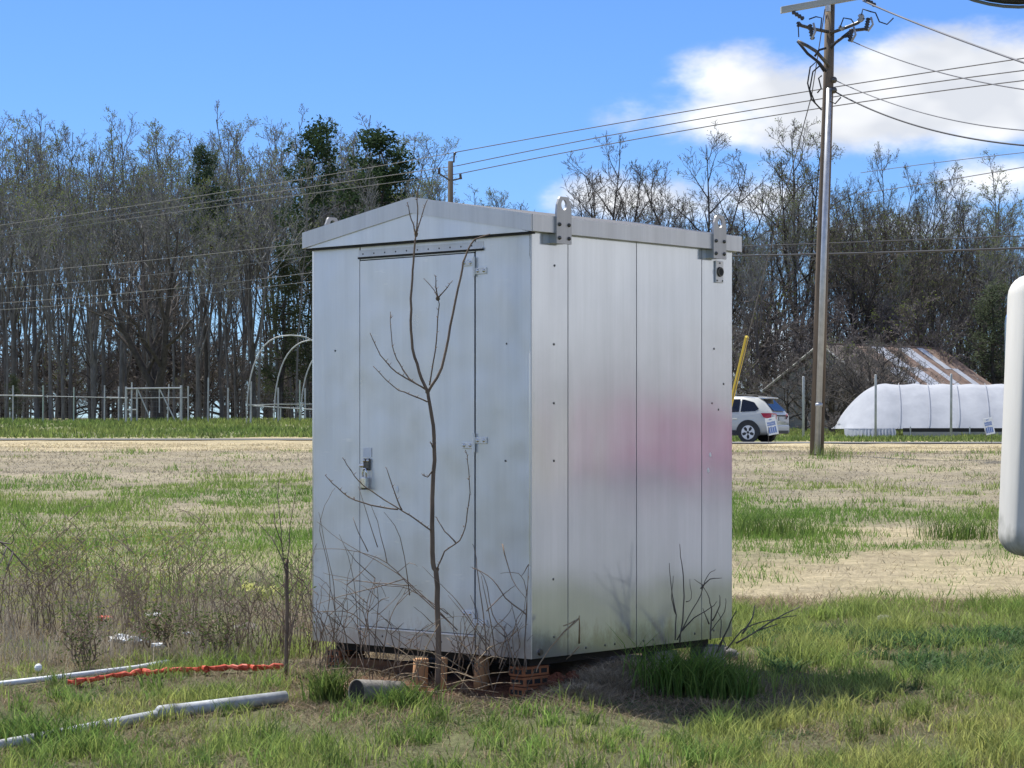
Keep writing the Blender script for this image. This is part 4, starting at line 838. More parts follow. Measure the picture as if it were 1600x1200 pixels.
def wire(pts, r, m, label, n=28, cat='wire', group=None, name='power_line'):
    # points (px, py, depth) joined by smooth curve
    P = [PX(*p) for p in pts]; out = []
    if len(P) == 2:
        out = [P[0].lerp(P[1], i/n) for i in range(n+1)]
    else:   # quadratic through three points
        p0, p1, p2 = P[:3]; t1 = (p1-p0).length/((p1-p0).length+(p2-p1).length)
        for i in range(n+1):
            t = i/n; l0 = (t-t1)*(t-1)/((0-t1)*(0-1)); l1 = t*(t-1)/(t1*(t1-1)); l2 = t*(t-t1)/(1*(1-t1)); out.append(p0*l0+p1*l1+p2*l2)
    return tag(MB().tube(out, r, 5).build(name, M[m], None, True), label, cat, group)
def wd(px): return float(np.interp(px, [-700, 0, 705, 1600, 2400], [118, 98, 76, 55, 38]))
for (y0, y1, y2, y3, y4, lb) in ((238, 190, 92, 352, 300, 'topmost of three sky wires running right from the far pole'), (259, 205, 112, 366, 312, 'middle of three sky wires running right from the far pole'), (271, 217, 128, 371, 321, 'lowest of three sky wires running right from the far pole')):
    px0 = {238: 711, 259: 714, 271: 720}[y0]
    wire([(px0, y0, wd(px0)), (1150, y1-29 if y0 != 271 else y1-27, wd(1150)), (1640, y2-7, wd(1640))], .016, 'wire', lb)
    wire([(px0, y0, wd(px0)), (350, y4, wd(350)), (-60, y3+8, wd(-60))], .013, 'wire_lit', lb.replace('sky wires running right', 'wires running left').replace('from the far pole', 'from the far pole over the wood'))
for i, (a, b, c, lb) in enumerate(((429, 405, 376, 'highest of four low wires crossing the left-hand wood'), (452, 428, 396, 'second of four low wires crossing the left-hand wood'), (474, 453, 422, 'third of four low wires crossing the left-hand wood'), (484, 465, 436, 'lowest of four low wires crossing the left-hand wood'))):
    wire([(-50, a+3, 99), (250, b, 91), (560, c-6, 82)], .011 if i != 1 else .008, 'wire_lit', lb)
wire([(1348, 1, 45), (1480, 55, 40), (1640, 112, 36)], .018, 'wire', 'thick wire sloping down right from the crossarm tip')
wire([(1328, 63, 45), (1450, 108, 41), (1640, 145, 36)], .011, 'wire', 'thin wire sloping right from the fuse brackets')
wire([(1304, 125, 45), (1440, 176, 41), (1640, 206, 36)], .010, 'wire', 'thin wire leaving the pole above the conduit top')
wire([(1304, 143, 45), (1430, 196, 41), (1640, 230, 36)], .015, 'cable', 'black cable leaving the pole beside the conduit top')
wire([(1345, 270, 70), (1480, 252, 62), (1640, 234, 55)], .010, 'wire', 'upper of two faint wires above the right-hand wood')
wire([(1340, 303, 70), (1470, 283, 62), (1640, 254, 55)], .012, 'wire', 'lower of two faint wires above the right-hand wood')
wire([(1130, 386, 70), (1400, 376, 60), (1640, 367, 52)], .015, 'cable', 'thinner black cable crossing in front of right-hand wood')
wire([(1130, 400, 70), (1400, 394, 60), (1640, 386, 52)], .026, 'cable', 'thick black cable crossing in front of right-hand wood')
gw = thing('guy_wire', 'slanting guy wire with yellow guard beside the white car', 'guy wire', PX(1128, 690, 52)); BG = Vector(gw.location)
MB().tube([rel(1289, 14, D1-.1, BG), rel(1268, 150, 46, BG), rel(1190, 440, 49, BG), rel(1128, 690, 52, BG)], .011, 5).build('cable', M['wire'], gw)
MB().tube([rel(1167, 526, 50.2, BG), rel(1128.5, 688, 51.9, BG)], .045, 8).build('guard', M['guyyellow'], gw)

# ------------------------------------------------------------------ left: fence, gate, hoops
DF = 112.0
def gz(px, d): return G(XP(px, d), d)
fence = thing('wire_fence', 'pale post and wire fence along the left-hand wood edge', 'fence', (XP(150, DF), DF, gz(150, DF))); BF = Vector(fence.location)
for i, (px, yt, m) in enumerate(((-50, 604, 'postmetal'), (-18, 603, 'postmetal'), (20, 602, 'postmetal'), (67, 602, 'postgreen'), (115, 605, 'postgreen'), (163, 602, 'postmetal'), (185, 604, 'postmetal'), (325, 590, 'postmetal'), (356, 606, 'postmetal'), (392, 596, 'postmetal'), (438, 636, 'postmetal'), (468, 594, 'postgreen'))):
    x = XP(px, DF); p1 = PX(px+.5, yt, DF); MB().tube([Vector((x, DF, gz(px, DF)-.3))-BF, p1-BF], .036, 6).build('post', M[m], fence)
for p, q, r in (((20, 618), (67, 619), .04), ((67, 619), (163, 621), .018), ((163, 621), (200, 622), .035), ((-50, 617), (20, 618), .03), ((395, 634), (490, 640), .03)):
    MB().tube([PX(p[0], p[1], DF-.06)-BF, PX(q[0], q[1], DF-.06)-BF], r, 5).build('rail', M['postmetal'], fence)
wm = MB()
for j in range(6):
    y = 612+j*8; wm.tube([PX(a, y+1.5*math.sin(a*.05)+(0 if a < 300 else 2), DF+.1)-BF for a in range(-50, 500, 25)], .006, 3, cap=False)
for a in range(-50, 500, 7): wm.tube([PX(a, 611, DF+.1)-BF, Vector((XP(a, DF), DF+.1, gz(a, DF)))-BF], .005, 3, cap=False)
wm.build('wire_mesh', M['mesh'], fence)['kind'] = 'stuff'
gate = thing('pipe_gate', 'open-framed pale pipe gate with diagonal braces in front of wood', 'gate', (XP(240, 110), 110, gz(240, 110))); BQ = Vector(gate.location); DG = 110.0
def gt(name, p, q, r, d=DG): MB().tube([PX(p[0], p[1], d)-BQ, PX(q[0], q[1], d)-BQ], r*.72, 6).build(name, M['postmetal'], gate)
gt('post', (197, 604), (197, 668), .075); gt('post', (283, 602), (283, 662), .085); gt('post', (206, 597), (205, 668), .055); gt('post', (294, 603), (294, 662), .05)
gt('frame_bar', (197, 607), (283, 606), .06, DG-.1); gt('frame_bar', (214, 607), (214, 662), .06); gt('frame_bar', (249, 607), (249, 645), .035); gt('frame_bar', (264, 600), (262, 662), .04)
gt('frame_bar', (205, 622), (295, 621), .03, DG+.1); gt('frame_bar', (199, 640), (214, 640), .05, DG+.1)
gt('brace', (215, 608), (233, 650), .045, DG-.05); gt('brace', (249, 607), (277, 664), .045, DG-.05)
hoops = thing('hoop_house_frame', 'bare pale pipe hoops of an uncovered tunnel left of shed', 'hoop frame', (XP(440, 110), 110, gz(440, 110))); BH = Vector(hoops.location)
for i, (pc, w_, yt, d) in enumerate(((455, 70, 524, 106), (496, 68, 531, 110), (536, 66, 538, 114), (574, 64, 544, 118))):
    z0 = gz(pc, d)-.2; pts = []
    zt = PX(pc, yt, d).z
    for j in range(25):
        t = j/24; an = math.pi*(1-t); hx = w_*math.copysign(abs(math.cos(an))**.75, math.cos(an)); pts.append(Vector((XP(pc+hx, d), d, z0+(zt-z0)*math.sin(an)**.8)) - BH)
    MB().tube(pts, .032, 6).build('hoop', M['postmetal'], hoops, True)
    if i < 3:
        for s in (-1,): MB().tube([Vector((XP(pc+s*(w_-7), d), d-.1, z0))-BH, Vector((XP(pc+s*(w_-7), d), d-.1, z0+1.9))-BH], .04, 6).build('ground_post', M['postmetal'], hoops)
for s_ in (-1, 1):
    q = []
    for (pc, w_, yt, d) in ((455, 70, 524, 106), (496, 68, 531, 110), (536, 66, 538, 114), (574, 64, 544, 118)): q.append(Vector((XP(pc+s_*w_*.96, d), d, gz(pc, d)+.9)) - BH)
    MB().tube(q, .025, 5).build('side_rail', M['postmetal'], hoops)

# ------------------------------------------------------------------ right: tunnel, barn, posts, signs
DT = 96.0
tun = thing('plastic_tunnel', 'long low tunnel greenhouse covered in white plastic', 'greenhouse', (XP(1450, DT), DT, gz(1450, DT))); BT = Vector(tun.location)
zb = PX(0, 680, DT).z - BT.z; zt_ = PX(0, 597, DT).z - BT.z
x0 = XP(1325, DT)-BT.x; xA = XP(1400, DT)-BT.x; xE = XP(1900, DT)-BT.x; wid = 2.9
cov = MB(); ncol = 66; nr = 15
cols = [x0 + (xA-x0)*(i/13)**1.0 for i in range(13)] + [xA + (xE-xA)*i/(ncol-13) for i in range(ncol-12)]
for i, x in enumerate(cols):
    t = min(1, max(0, (x-x0)/(xA-x0))); hs = (.14+.86*math.sin(t*math.pi/2)**.85) if t < 1 else 1
    ph = ((x-xA)/1.25) % 1.0; scal = 1-0.03*math.sin(math.pi*ph) if t >= 1 else 1
    for j in range(nr):
        an = math.pi*j/(nr-1); yy = -math.cos(an)*wid*(0.55+.45*hs)*scal + wid; zz = .28 + (zt_-zb-.28)*hs*(1-abs(math.cos(an))**1.45)*scal
        cov.v.append((x + .05*math.sin(3*yy+x), yy, zb+zz))
for i in range(len(cols)-1):
    for j in range(nr-1): a_ = i*nr+j; cov.f.append((a_, a_+nr, a_+nr+1, a_+1))
cov.f.append(tuple(range(nr)))
cov.build('plastic_cover', M['plastic'], tun, True)
for k_ in range(12):
    xr_ = xA+.05+k_*1.25; q_ = []
    for j in range(12):
        an = math.pi*.5*j/11+.02; q_.append((xr_+.55*(j/11), -math.cos(an)*wid*1.002 + wid-.015, zb+.28+(zt_-zb-.28)*(1-abs(math.cos(an))**1.45)+.012))
    MB().tube(q_, .012, 5).build('rib', M['plastic'], tun, True)
for i in range(10):
    xa, xb = xA+i*2.5+.3, xA+(i+1)*2.5-.05+.3
    MB().box(xa, -.03, zb-.3, xb, .03, zb+.14).build('base_board', M['plywood'], tun)
MB().box(xA+.3, .01, zb+.14, xE, .05, zb+.30).build('vent_gap', M['gasket_and_shade'], tun)
for i in range(9): MB().tube([(xA+.6+i*2.5, -.05, zb-.2), (xA+.6+i*2.5, -.05, zb+.36)], .03, 5).build('ground_post', M['postmetal'], tun)
sk = MB(); n_ = 48
for i in range(n_+1):
    t = i/n_*.98; x = x0+t*(xA-x0); hs = .14+.86*math.sin(t*math.pi/2)**.85; yf = wid-wid*(.55+.45*hs); yo = .05*math.sin(i*1.9)+.03*math.sin(i*4.3)
    sk.v += [(x, yf-.18+yo, zb-.15), (x+.03*math.sin(i*3.3), yf-.08+yo*.6, zb+.14), (x, yf+.01, zb+.30)]
for i in range(n_):
    for j in range(2): a_ = i*3+j; sk.f.append((a_, a_+3, a_+4, a_+1))
sk.build('bunched_skirt', M['plastic'], tun, True)
for px, yt, lb in ((1255, 588, 'lone grey fence post beside the barn wall'), (1368, 585, 'tall grey post in front of tunnel left end'), (1486, 584, 'tall grey post standing before the middle of the tunnel'), (1149, 610, 'thin post just behind roof of the white car')):
    d = 92.0; x = XP(px, d); tag(MB().tube([(x, d, G(x, d)-.2), PX(px+.3, yt+1, d), PX(px+.3, yt, d)], [.05, .05, .035], 7).build('fence_post', M['postmetal'], None, True), lb, 'post')

DB = 118.0
barn = thing('old_barn', 'old grey barn with patched rusty tin roof behind the tunnel', 'barn', (XP(1370, 114), 114, gz(1370, 114)), math.radians(42)); BB = Vector(barn.location)
# local axes: x along the long side facing the camera, y away
Lb, Wb = 9.6, 7.0; hw = PX(0, 602, 114).z-BB.z; hr = PX(0, 540, DB).z-BB.z
wx0 = 0.0
for i in range(9):
    z0, z1 = hw*i/9+.005, hw*(i+1)/9-.012
    MB().box(wx0, -.03+.02*(i%2)*.3, z0, wx0+Lb, .02, z1).build('siding_board', M['siding'], barn)
MB().box(wx0+.03, .022, -.3, wx0+Lb-.03, Wb, hw).build('wall_core', M['siding'], barn)
for i in range(13):     # left gable in boards
    za, zb2 = hw*0+i*hr/13, (i+1)*hr/13-.015; ya, yb_ = 0.0, Wb
    if zb2 > hw: t = (min(zb2, hr)-hw)/(hr-hw); ya, yb_ = Wb/2*t, Wb-Wb/2*t
    MB().box(wx0-.04, ya, za, wx0, yb_, zb2).build('siding_board', M['siding'], barn)
MB().box(wx0+1.6, -.06, 0, wx0+2.7, -.032, 1.9).build('door_opening', M['gasket_and_shade'], barn)
# roof: tin sheets, each its own part
ridge_y, ov2 = Wb/2, .35
ns, rows = 18, 2; sw = (Lb+.5)/ns
for s in (0, 1):
    for i in range(ns):
        for r in range(rows):
            t0, t1 = r/rows - (.02 if r else 0), (r+1)/rows
            def P(x, t): 
                y = -ov2 + (ridge_y+ov2)*t if s == 0 else Wb+ov2-(ridge_y+ov2)*t
                return Vector((x, y, (hw-.18)+(hr-hw+.18)*t + .03*r*0))
            xa, xb = wx0-.25+i*sw, wx0-.25+(i+1)*sw-.012; off = Vector((0, 0, .02+.012*((i+r) % 2)+.02*r*0+rnd.uniform(0, .012)))
            a, b, c, e = P(xa, t0)+off, P(xb, t0)+off, P(xb, t1)+off, P(xa, t1)+off; th_ = Vector((0,0,.012))
            tin = s == 0 and ((r == 0 and i in (5, 6, 8, 9, 12, 15)) or (r == 1 and i in (7, 8, 11, 12, 14)))
            bb_ = MB()
            ncor = 6
            for k in range(ncor+1):
                w_ = k/ncor; dz = Vector((0, 0, .018*(k % 2))); bb_.v += [tuple(a.lerp(b, w_)+dz), tuple(e.lerp(c, w_)+dz)]
            for k in range(ncor): bb_.f.append((2*k, 2*k+2, 2*k+3, 2*k+1))
            o = bb_.build('roof_sheet', M['tin'] if tin else (M['rust'] if i > 4 or rnd.random() < .25 else M['rust_dull']), barn)
MB().tube([(wx0-.3, ridge_y, hr+.05), (wx0+Lb+.3, ridge_y, hr+.05)], .06, 6).build('ridge_cap', M['rust'], barn)
for ya in (-ov2, Wb+ov2):
    MB().tube([(wx0-.28, ya, hw-.19), (wx0-.28, ridge_y, hr-.0)], .07, 4).build('barge_board', M['plywood'], barn)

def yard_sign(px, py, d, wpx, hpx, tilt, lb):
    x = XP(px, d); zg = G(x, d); p = PX(px, py, d); s = d/FP; wv, hv = wpx*s, hpx*s
    t = thing('yard_sign', lb, 'sign', (x, d, zg)); zc = p.z-zg
    fr = thing('board_frame', None, None); fr.parent = t; fr.location = (0, 0, zc); fr.rotation_euler = (math.radians(6), tilt, math.radians(-8))
    bd = MB().box(-wv/2, -.008, -hv/2, wv/2, .008, hv/2); o = bd.build('board', M['sign'], t); o.location = fr.location; o.rotation_euler = fr.rotation_euler
    bpy.data.objects.remove(fr)
    rr = random.Random(px); pm = MB()
    for (zz, hh, n, x0_, x1_) in ((.40, .035, 3, -.16, .12), (.22, .06, 7, -.38, .38), (.10, .06, 7, -.38, .38), (-.20, .20, 4, -.36, .40)):
        for i in range(n):
            a = x0_+(x1_-x0_)*i/n; b = a+(x1_-x0_)/n*.78
            pm.box(a*wv, -.0105, (zz-hh)*hv, b*wv, -.0095, (zz+hh*rr.uniform(.6, 1))*hv)
            pm.box((a*.55+b*.45)*wv, -.0115, (zz-hh*.5)*hv, (b*.9+a*.1)*wv, -.0108, (zz+hh*.2)*hv) if False else None
    q = pm.build('blue_print', M['signblue'], o)
    for dx in (-.3, .3): MB().tube([(dx*wv, .012, -.2), (dx*wv+tilt*0, .012, zc)], .008, 5).build('wire_leg', M['steel'], t)
    return t
yard_sign(1206, 666, 71.5, 17, 27, -.20, 'tilted white yard sign with blue print by the car')
yard_sign(1545, 666, 71.5, 15, 26, -.22, 'tilted white yard sign with blue print before the tunnel')

# ------------------------------------------------------------------ cars
def make_car(name, label, paint, loc, rz, sc=(1,1,1)):
    t = thing(name, label, 'car', loc, rz); t.scale = sc
    # local: x from rear (0) to front (4.45) runs along -X in the scene after rotation; y across, z up
    S = [(0.00, .42, .93, .96, .78, .60), (.05, .34, .98, 1.02, .84, .66), (.14, .30, 1.00, 1.14, .86, .66), (.38, .27, 1.02, 1.40, .88, .64), (.62, .25, 1.02, 1.53, .89, .63), (1.2, .24, 1.01, 1.585, .89, .62), (2.0, .24, .99, 1.59, .89, .62),
         (2.5, .24, .97, 1.52, .89, .61), (2.95, .24, .97, 1.24, .89, .64), (3.25, .25, .97, 1.02, .88, .70), (3.8, .26, .90, .94, .87, .70), (4.2, .28, .78, .83, .83, .66), (4.40, .34, .66, .70, .72, .55), (4.45, .42, .55, .60, .62, .45)]
    def ring(s):
        x, z0, zb, zt, wb, wr = s; h = zb-z0
        half = [(wb*.80, z0), (wb*.97, z0+.10), (wb*1.0, z0+h*.45), (wb*.985, z0+h*.8), (wb*.955, zb), (wr*1.03, zt-.035), (wr*.9, zt-.008), (wr*.45, zt)]
        return [(x, -a, b) for a, b in half] + [(x, a, b) for a, b in reversed(half)]
    b = MB(); R = [ring(s) for s in S]; n = len(R[0])
    for r in R: b.v += r
    for i in range(len(R)-1):
        for j in range(n): b.f.append((i*n+j, (i+1)*n+j, (i+1)*n+(j+1) % n, i*n+(j+1) % n))
    b.f.append(tuple(range(n))); b.f.append(tuple(reversed(range((len(R)-1)*n, len(R)*n))))
    body = b.build('body', paint, t, True)
    xs = [s[0] for s in S]
    def side(x, f, sy, off=.012):   # f: 0 beltline .. 1 roof edge
        zb = np.interp(x, xs, [s[2] for s in S]); zt = np.interp(x, xs, [s[3] for s in S])-.035; wb = np.interp(x, xs, [s[4] for s in S])*.955; wr = np.interp(x, xs, [s[5] for s in S])*1.03
        return (x, sy*(wb+(wr-wb)*f+off), zb+(zt-zb)*f+off*.3)
    for sy in (-1, 1):
        for pts in ([(.62, .10), (.50, .30), (.70, .72), (1.05, .86), (1.15, .86), (1.15, .06)], [(1.21, .06), (1.21, .87), (2.02, .88), (2.02, .05)], [(2.09, .05), (2.09, .88), (2.45, .86), (2.78, .62), (2.98, .20), (2.98, .06)]):
            w = MB(); w.add([side(x, f, sy) for x, f in pts], [tuple(range(len(pts)))]); w.build('side_window', M['carglass'], t)
        for xw in (.86, 3.48):
            wl = MB(); wl.tube([(xw, sy*.66, .345), (xw, sy*.70, .345), (xw, sy*.86, .345), (xw, sy*.885, .345)], [.30, .345, .345, .31], 22); ty = wl.build('wheel', M['rubber'], t, True)
            rm = MB(); rm.tube([(xw, sy*.875, .345), (xw, sy*.889, .345)], [.235, .225], 20); rm.build('rim_shadow', M['black'], ty)
            sp = MB()
            for k in range(5):
                an = 2*math.pi*k/5+.3
                def pt(r, da, y=.897): return (xw+r*math.cos(an+da), sy*y, .345+r*math.sin(an+da))
                sp.add([pt(.05, -.6), pt(.13, -.22), pt(.235, -.48), pt(.238, 0), pt(.235, .48), pt(.13, .22), pt(.05, .6)], [(0,1,2,3,4,5,6)])
            rg = sp; nseg = 24
            o = len(rg.v)
            for k in range(nseg):
                an = 2*math.pi*k/nseg
                rg.v += [(xw+.215*math.cos(an), sy*.896, .345+.215*math.sin(an)), (xw+.242*math.cos(an), sy*.893, .345+.242*math.sin(an))]
            for k in range(nseg): a_, c_ = o+2*k, o+2*((k+1) % nseg); rg.f.append((a_, a_+1, c_+1, c_))
            sp.build('rim', M['alloy'], ty)
            ar = MB(); q = 12
            for k in range(q+1):
                an = math.pi*(-.08+1.16*k/q)
                for r_, yy in ((.365, .90), (.43, .905), (.43, .85)): ar.v.append((xw+r_*math.cos(an), sy*yy, .345+r_*math.sin(an)))
            for k in range(q):
                for j in range(2): a_ = k*3+j; ar.f.append((a_, a_+3, a_+4, a_+1))
            ar.build('wheel_arch', M['cladding'], t)
            MB().disc((xw, sy*.893, .345), (0, sy, 0), .372, 20).build('arch_well', M['black'], t)
        lw, hg = .60, 0
        ta = MB(); ta.add([(-.015+.03, sy*.50, .99), (-.012+.02, sy*.50, .80), (.03, sy*.80, .78), (.20, sy*.90, .86), (.36, sy*.885, .99), (.10, sy*.85, 1.01)], [(0,1,2,3,4,5)])
        ta = MB(); P5 = [(-.03, sy*.52, .80), (-.03, sy*.52, .98), (.05, sy*.83, 1.0), (.40, sy*.885, 1.0), (.30, sy*.90, .86), (.05, sy*.84, .79)]
        ta.add(P5 + [(.10, sy*.5, .89)], [(0,1,2,5), (2,3,4,5)]); tl = ta.build('tail_light', M['taillight'], t)
        MB().add([(-.035, sy*.60, .86), (-.035, sy*.60, .95), (.0, sy*.74, .95), (.0, sy*.74, .86)], [(0,1,2,3)]).build('reverse_lamp', M['lamp'], tl)
        MB().box(1.25, sy*.895-.012, .80, 1.43, sy*.895+.012, .83).build('door_handle', M['chrome'], t)
        MB().box(1.30, sy*.892-.012, .26, 3.0, sy*.892+.006, .42).build('sill_cladding', M['cladding'], t)
        MB().tube([(.75, sy*.60, 1.575), (1.2, sy*.60, 1.64), (2.1, sy*.60, 1.645), (2.5, sy*.59, 1.56)], .018, 5).build('roof_rail', M['cladding'], t)
        mr_ = MB(); mr_.lump((2.92, sy*1.0, 1.02), .08, .10, .07, 3, .05); mr_.build('door_mirror', paint, t, True)
    # rear window, spoiler, plate, bumper
    rw = MB(); rw.add([(.045, -.58, 1.08), (.045, .58, 1.08), (.46, .50, 1.485), (.46, -.50, 1.485)], [(0,1,2,3)]); rw.build('rear_window', M['carglass'], t)
    MB().add([(.00, -.52, 1.02), (.13, -.48, 1.16), (.30, -.1, 1.33), (.30, .35, 1.33), (.06, .35, 1.09)], [(0,1,2,3,4)]).v and None
    sp_ = MB(); sp_.hexa([(.30, -.56, 1.50), (.62, -.56, 1.545), (.62, .56, 1.545), (.30, .56, 1.50)], [(.30, -.54, 1.535), (.62, -.56, 1.575), (.62, .56, 1.575), (.30, .54, 1.535)]); sp_.build('spoiler', paint, t, bevel=.01)
    MB().box(-.03, -.26, .74, -.012, .26, .88).build('number_plate', M['plate'], t)
    MB().box(-.025, -.40, .90, .0, .40, .94).build('tailgate_trim', M['cladding'], t)
    MB().box(-.05, -.72, .33, .10, .72, .60).build('bumper', M['cladding'] if False else paint, t, bevel=.04)
    MB().box(-.055, -.62, .30, .06, .62, .42).build('bumper_cladding', M['cladding'], t, bevel=.02)
    MB().add([(2.62, -.56, 1.46), (2.62, .56, 1.46), (3.22, .64, 1.035), (3.22, -.64, 1.035)], [(0,1,2,3)]).build('windscreen', M['carglass'], t).location = (.02, 0, .025)
    for sy in (-1, 1): MB().lump((4.28, sy*.60, .74), .12, .16, .07, 2, .03).build('headlight', M['lamp'], t, True)
    return t
dC = 79.0; xr = XP(1214, dC)
make_car('parked_car', 'pearl white hatchback car parked across the road beside shed', M['carpaint'], (xr, dC-1.2, G(xr, dC)+.03), math.radians(180-27))
# the vehicle whose red flank the shed mirrors
rx, ry = 23.0, 18.6
for y_, lb in ((17.2, 'nearer red car seen only as pink band mirrored in shed side'), (22.4, 'farther red car seen only as pink band mirrored in shed side')):
    make_car('parked_car', lb, M['redpaint'], (33.0+.2*(y_-17), y_, G(33, y_+2)+.02), math.radians(86), (1.05, 1.0, 1.0))

# ------------------------------------------------------------------ saplings, brambles, shrubs
def poly(mb, pts, d, r0, r1, n=5, dd=0.0, jit=0.0):
    """smooth polyline through picture points at a given depth, radii in picture pixels"""
    k = len(pts); P = [PX(p[0], p[1], d + dd*i/(k-1) + rnd.uniform(-jit, jit)) for i, p in enumerate(pts)]; out = []
    for i in range(k-1):
        p0, p1, p2, p3 = P[max(i-1,0)], P[i], P[i+1], P[min(i+2,k-1)]
        for s in range(3):
            t = s/3; out.append(.5*((2*p1)+(-p0+p2)*t+(2*p0-5*p1+4*p2-p3)*t*t+(-p0+3*p1-3*p2+p3)*t**3))
    out.append(P[-1]); m = len(out); out = [o_ + Vector((rnd.uniform(-1, 1), rnd.uniform(-1, 1), rnd.uniform(-1, 1)))*(.75/FP*d if 0 < i_ < m-1 else 0) for i_, o_ in enumerate(out)]; rr = [(r0+(r1-r0)*i/(m-1))*.60/FP*d for i in range(m)]
    mb.tube(out, rr, n)
DS = 11.72
sap = thing('sapling', 'tall bare sapling growing in front of shed door', 'sapling', PX(683, 1080, DS)); BS = Vector(sap.location)
def part(name, m, parent, fn):
    b = MB(); fn(b); b.v = [tuple(Vector(v)-Vector(parent.location)) for v in b.v]; return b.build(name, m, parent, True)
part('trunk', M['sapling'], sap, lambda b: (poly(b, [(683,1085),(685,1020),(684,960),(682,900),(677,880),(675,820),(676,760),(679,700),(675,650),(668,610)], DS, 8.0, 4.2, 8),
    poly(b, [(668,612),(655,580),(645,545),(642,500),(643,450),(646,410),(650,365)], DS, 4.2, 2.3, 6), poly(b, [(669,612),(690,575),(700,530),(712,470),(722,420),(728,398),(742,375),(766,366)], DS, 3.8, 1.7, 6)))
tw = [[(650,366),(643,342),(636,316)], [(650,366),(652,335),(652,305),(656,286)], [(650,366),(658,340),(668,312)], [(668,611),(640,592),(625,570),(613,540),(610,487)], [(662,606),(620,582),(595,555),(578,520)], [(668,628),(640,616),(615,604),(583,572)],
      [(671,602),(680,550),(684,500),(684,465),(662,435)], [(684,466),(681,448),(680,430)], [(684,466),(695,454),(706,440)], [(675,830),(640,805),(615,790),(570,760),(548,735),(535,715)], [(622,796),(580,790),(545,776),(520,755),(508,742)], [(628,797),(617,770),(604,732)],
      [(683,890),(695,862),(718,845),(728,815),(734,770),(731,720),(727,703)], [(712,848),(695,830),(682,808)], [(676,735),(668,745),(660,742)], [(677,700),(672,690)]]
def twf(b):
    for t in tw: poly(b, t, DS-.01, 2.2, .95, 5, rnd.uniform(-.06, .03))
    rb_ = random.Random(9)
    for t in tw:
        for a_, c_ in zip(t[:-1], t[1:]):
            for _ in range(3):
                u_ = rb_.random(); q_ = (a_[0]+(c_[0]-a_[0])*u_, a_[1]+(c_[1]-a_[1])*u_); sg = rb_.choice((-1, 1)); b.spike(PX(q_[0], q_[1], DS-.01), PX(q_[0]+sg*rb_.uniform(2, 4.5), q_[1]-rb_.uniform(2, 5), DS-.01), .8/FP*DS)
    for (px, py) in ((650,366),(668,612),(675,830),(683,890),(684,466)): b.lump(tuple(PX(px, py, DS)), 3.4/FP*DS, 3.4/FP*DS, 4/FP*DS, px, .15)
part('branches', M['sapling'], sap, twf)
sap2 = thing('sapling', 'cut-off grey sapling stem left of shed with forked twigs', 'sapling', PX(447, 1050, 12.4)); 
part('trunk', M['sapling'], sap2, lambda b: poly(b, [(446,1055),(448,1000),(449,950),(448,905),(449,874)], 12.4, 5.5, 4.6, 8))
def s2(b):
    for t in ([(448,905),(441,860),(438,810),(434,775),(436,745)], [(449,880),(452,845),(455,810),(462,768)], [(449,930),(465,905),(478,888),(492,862)], [(449,1000),(462,960),(475,925),(488,905)], [(448,890),(430,850),(415,830),(398,812)], [(447,990),(430,950),(420,910)], [(452,1010),(458,975),(470,950),(492,945)], [(441,850),(430,820),(428,790)]):
        poly(b, t, 12.38, 1.8, .7, 5, rnd.uniform(-.1, .1))
part('branches', M['cane'], sap2, s2)

def canes(name, label, traces, d, m, extra=None, leaves=None, r=(1.7, .6), group=None):
    c = np.mean([t[0] for t in traces], 0); t_ = thing(name, label, {'fallen_branch': 'branch', 'weed_stalk': 'weeds', 'dry_stems': 'stems'}.get(name, 'shrub'), (XP(c[0], d), d, G(XP(c[0], d), d)), group=group)
    def f(b):
        for t in traces: poly(b, t, d, r[0]*rnd.uniform(.7, 1.2), r[1], 4, rnd.uniform(-.25, .12), .01)
    part('canes', m, t_, f)
    if leaves: part('leaves', leaves[0], t_, leaves[1])
    return t_
def rand_canes(px0, px1, py_base, n, h, spread, arch=.5, seed=1):
    rr = random.Random(seed); out = []
    for _ in range(n):
        x = rr.uniform(px0, px1); yb = py_base+rr.uniform(-12, 12); hh = h*rr.uniform(.35, 1.0); dx = rr.gauss(0, spread); ar = arch*hh*rr.uniform(0, 1)
        p = [(x, yb)]; 
        for k in range(1, 6):
            t = k/5; p.append((x+dx*t**1.3+rr.uniform(-6, 6), yb-hh*t+ar*max(0, t-.55)**1.6*2.2+rr.uniform(-5, 5)))
        out.append(p)
        for _s in range(rr.choice((0, 1, 2, 3))):
            k = rr.randint(2, 4); q = p[k]; L = hh*rr.uniform(.12, .35); s = rr.choice((-1, 1)); out.append([q, (q[0]+s*L*.5, q[1]-L*.45), (q[0]+s*L*.8, q[1]-L*rr.uniform(.4, 1))])
    return out
tr1 = [[(715,985),(665,935),(620,895),(570,866),(530,843),(495,815)], [(705,975),(650,925),(605,880),(560,862),(520,858),(492,858)], [(600,1010),(570,975),(545,957),(510,955),(470,962),(455,970)], [(645,915),(600,912),(560,908),(520,905)], [(700,960),(640,921),(600,915),(540,903),(505,895)],
       [(630,905),(560,925),(520,935),(495,945)], [(590,855),(560,760)], [(575,862),(555,820),(552,808)], [(605,880),(590,815),(580,790)], [(620,895),(640,880),(652,885)], [(500,1000),(515,940),(512,880),(500,830),(508,790),(524,762)], [(520,1000),(524,950),(519,900),(508,850),(498,800)],
       [(560,990),(556,930),(545,870),(530,835)], [(640,930),(625,840),(600,800)], [(685,970),(640,1000),(600,965),(560,940),(500,930)], [(790,1040),(750,990),(715,940),(690,915),(660,885)], [(770,1030),(740,980),(700,930)], [(560,1010),(530,985),(500,975)]]
tr1 += rand_canes(490, 600, 1030, 26, 190, 40, .9, 301) + rand_canes(600, 820, 1045, 22, 130, 50, .9, 302)
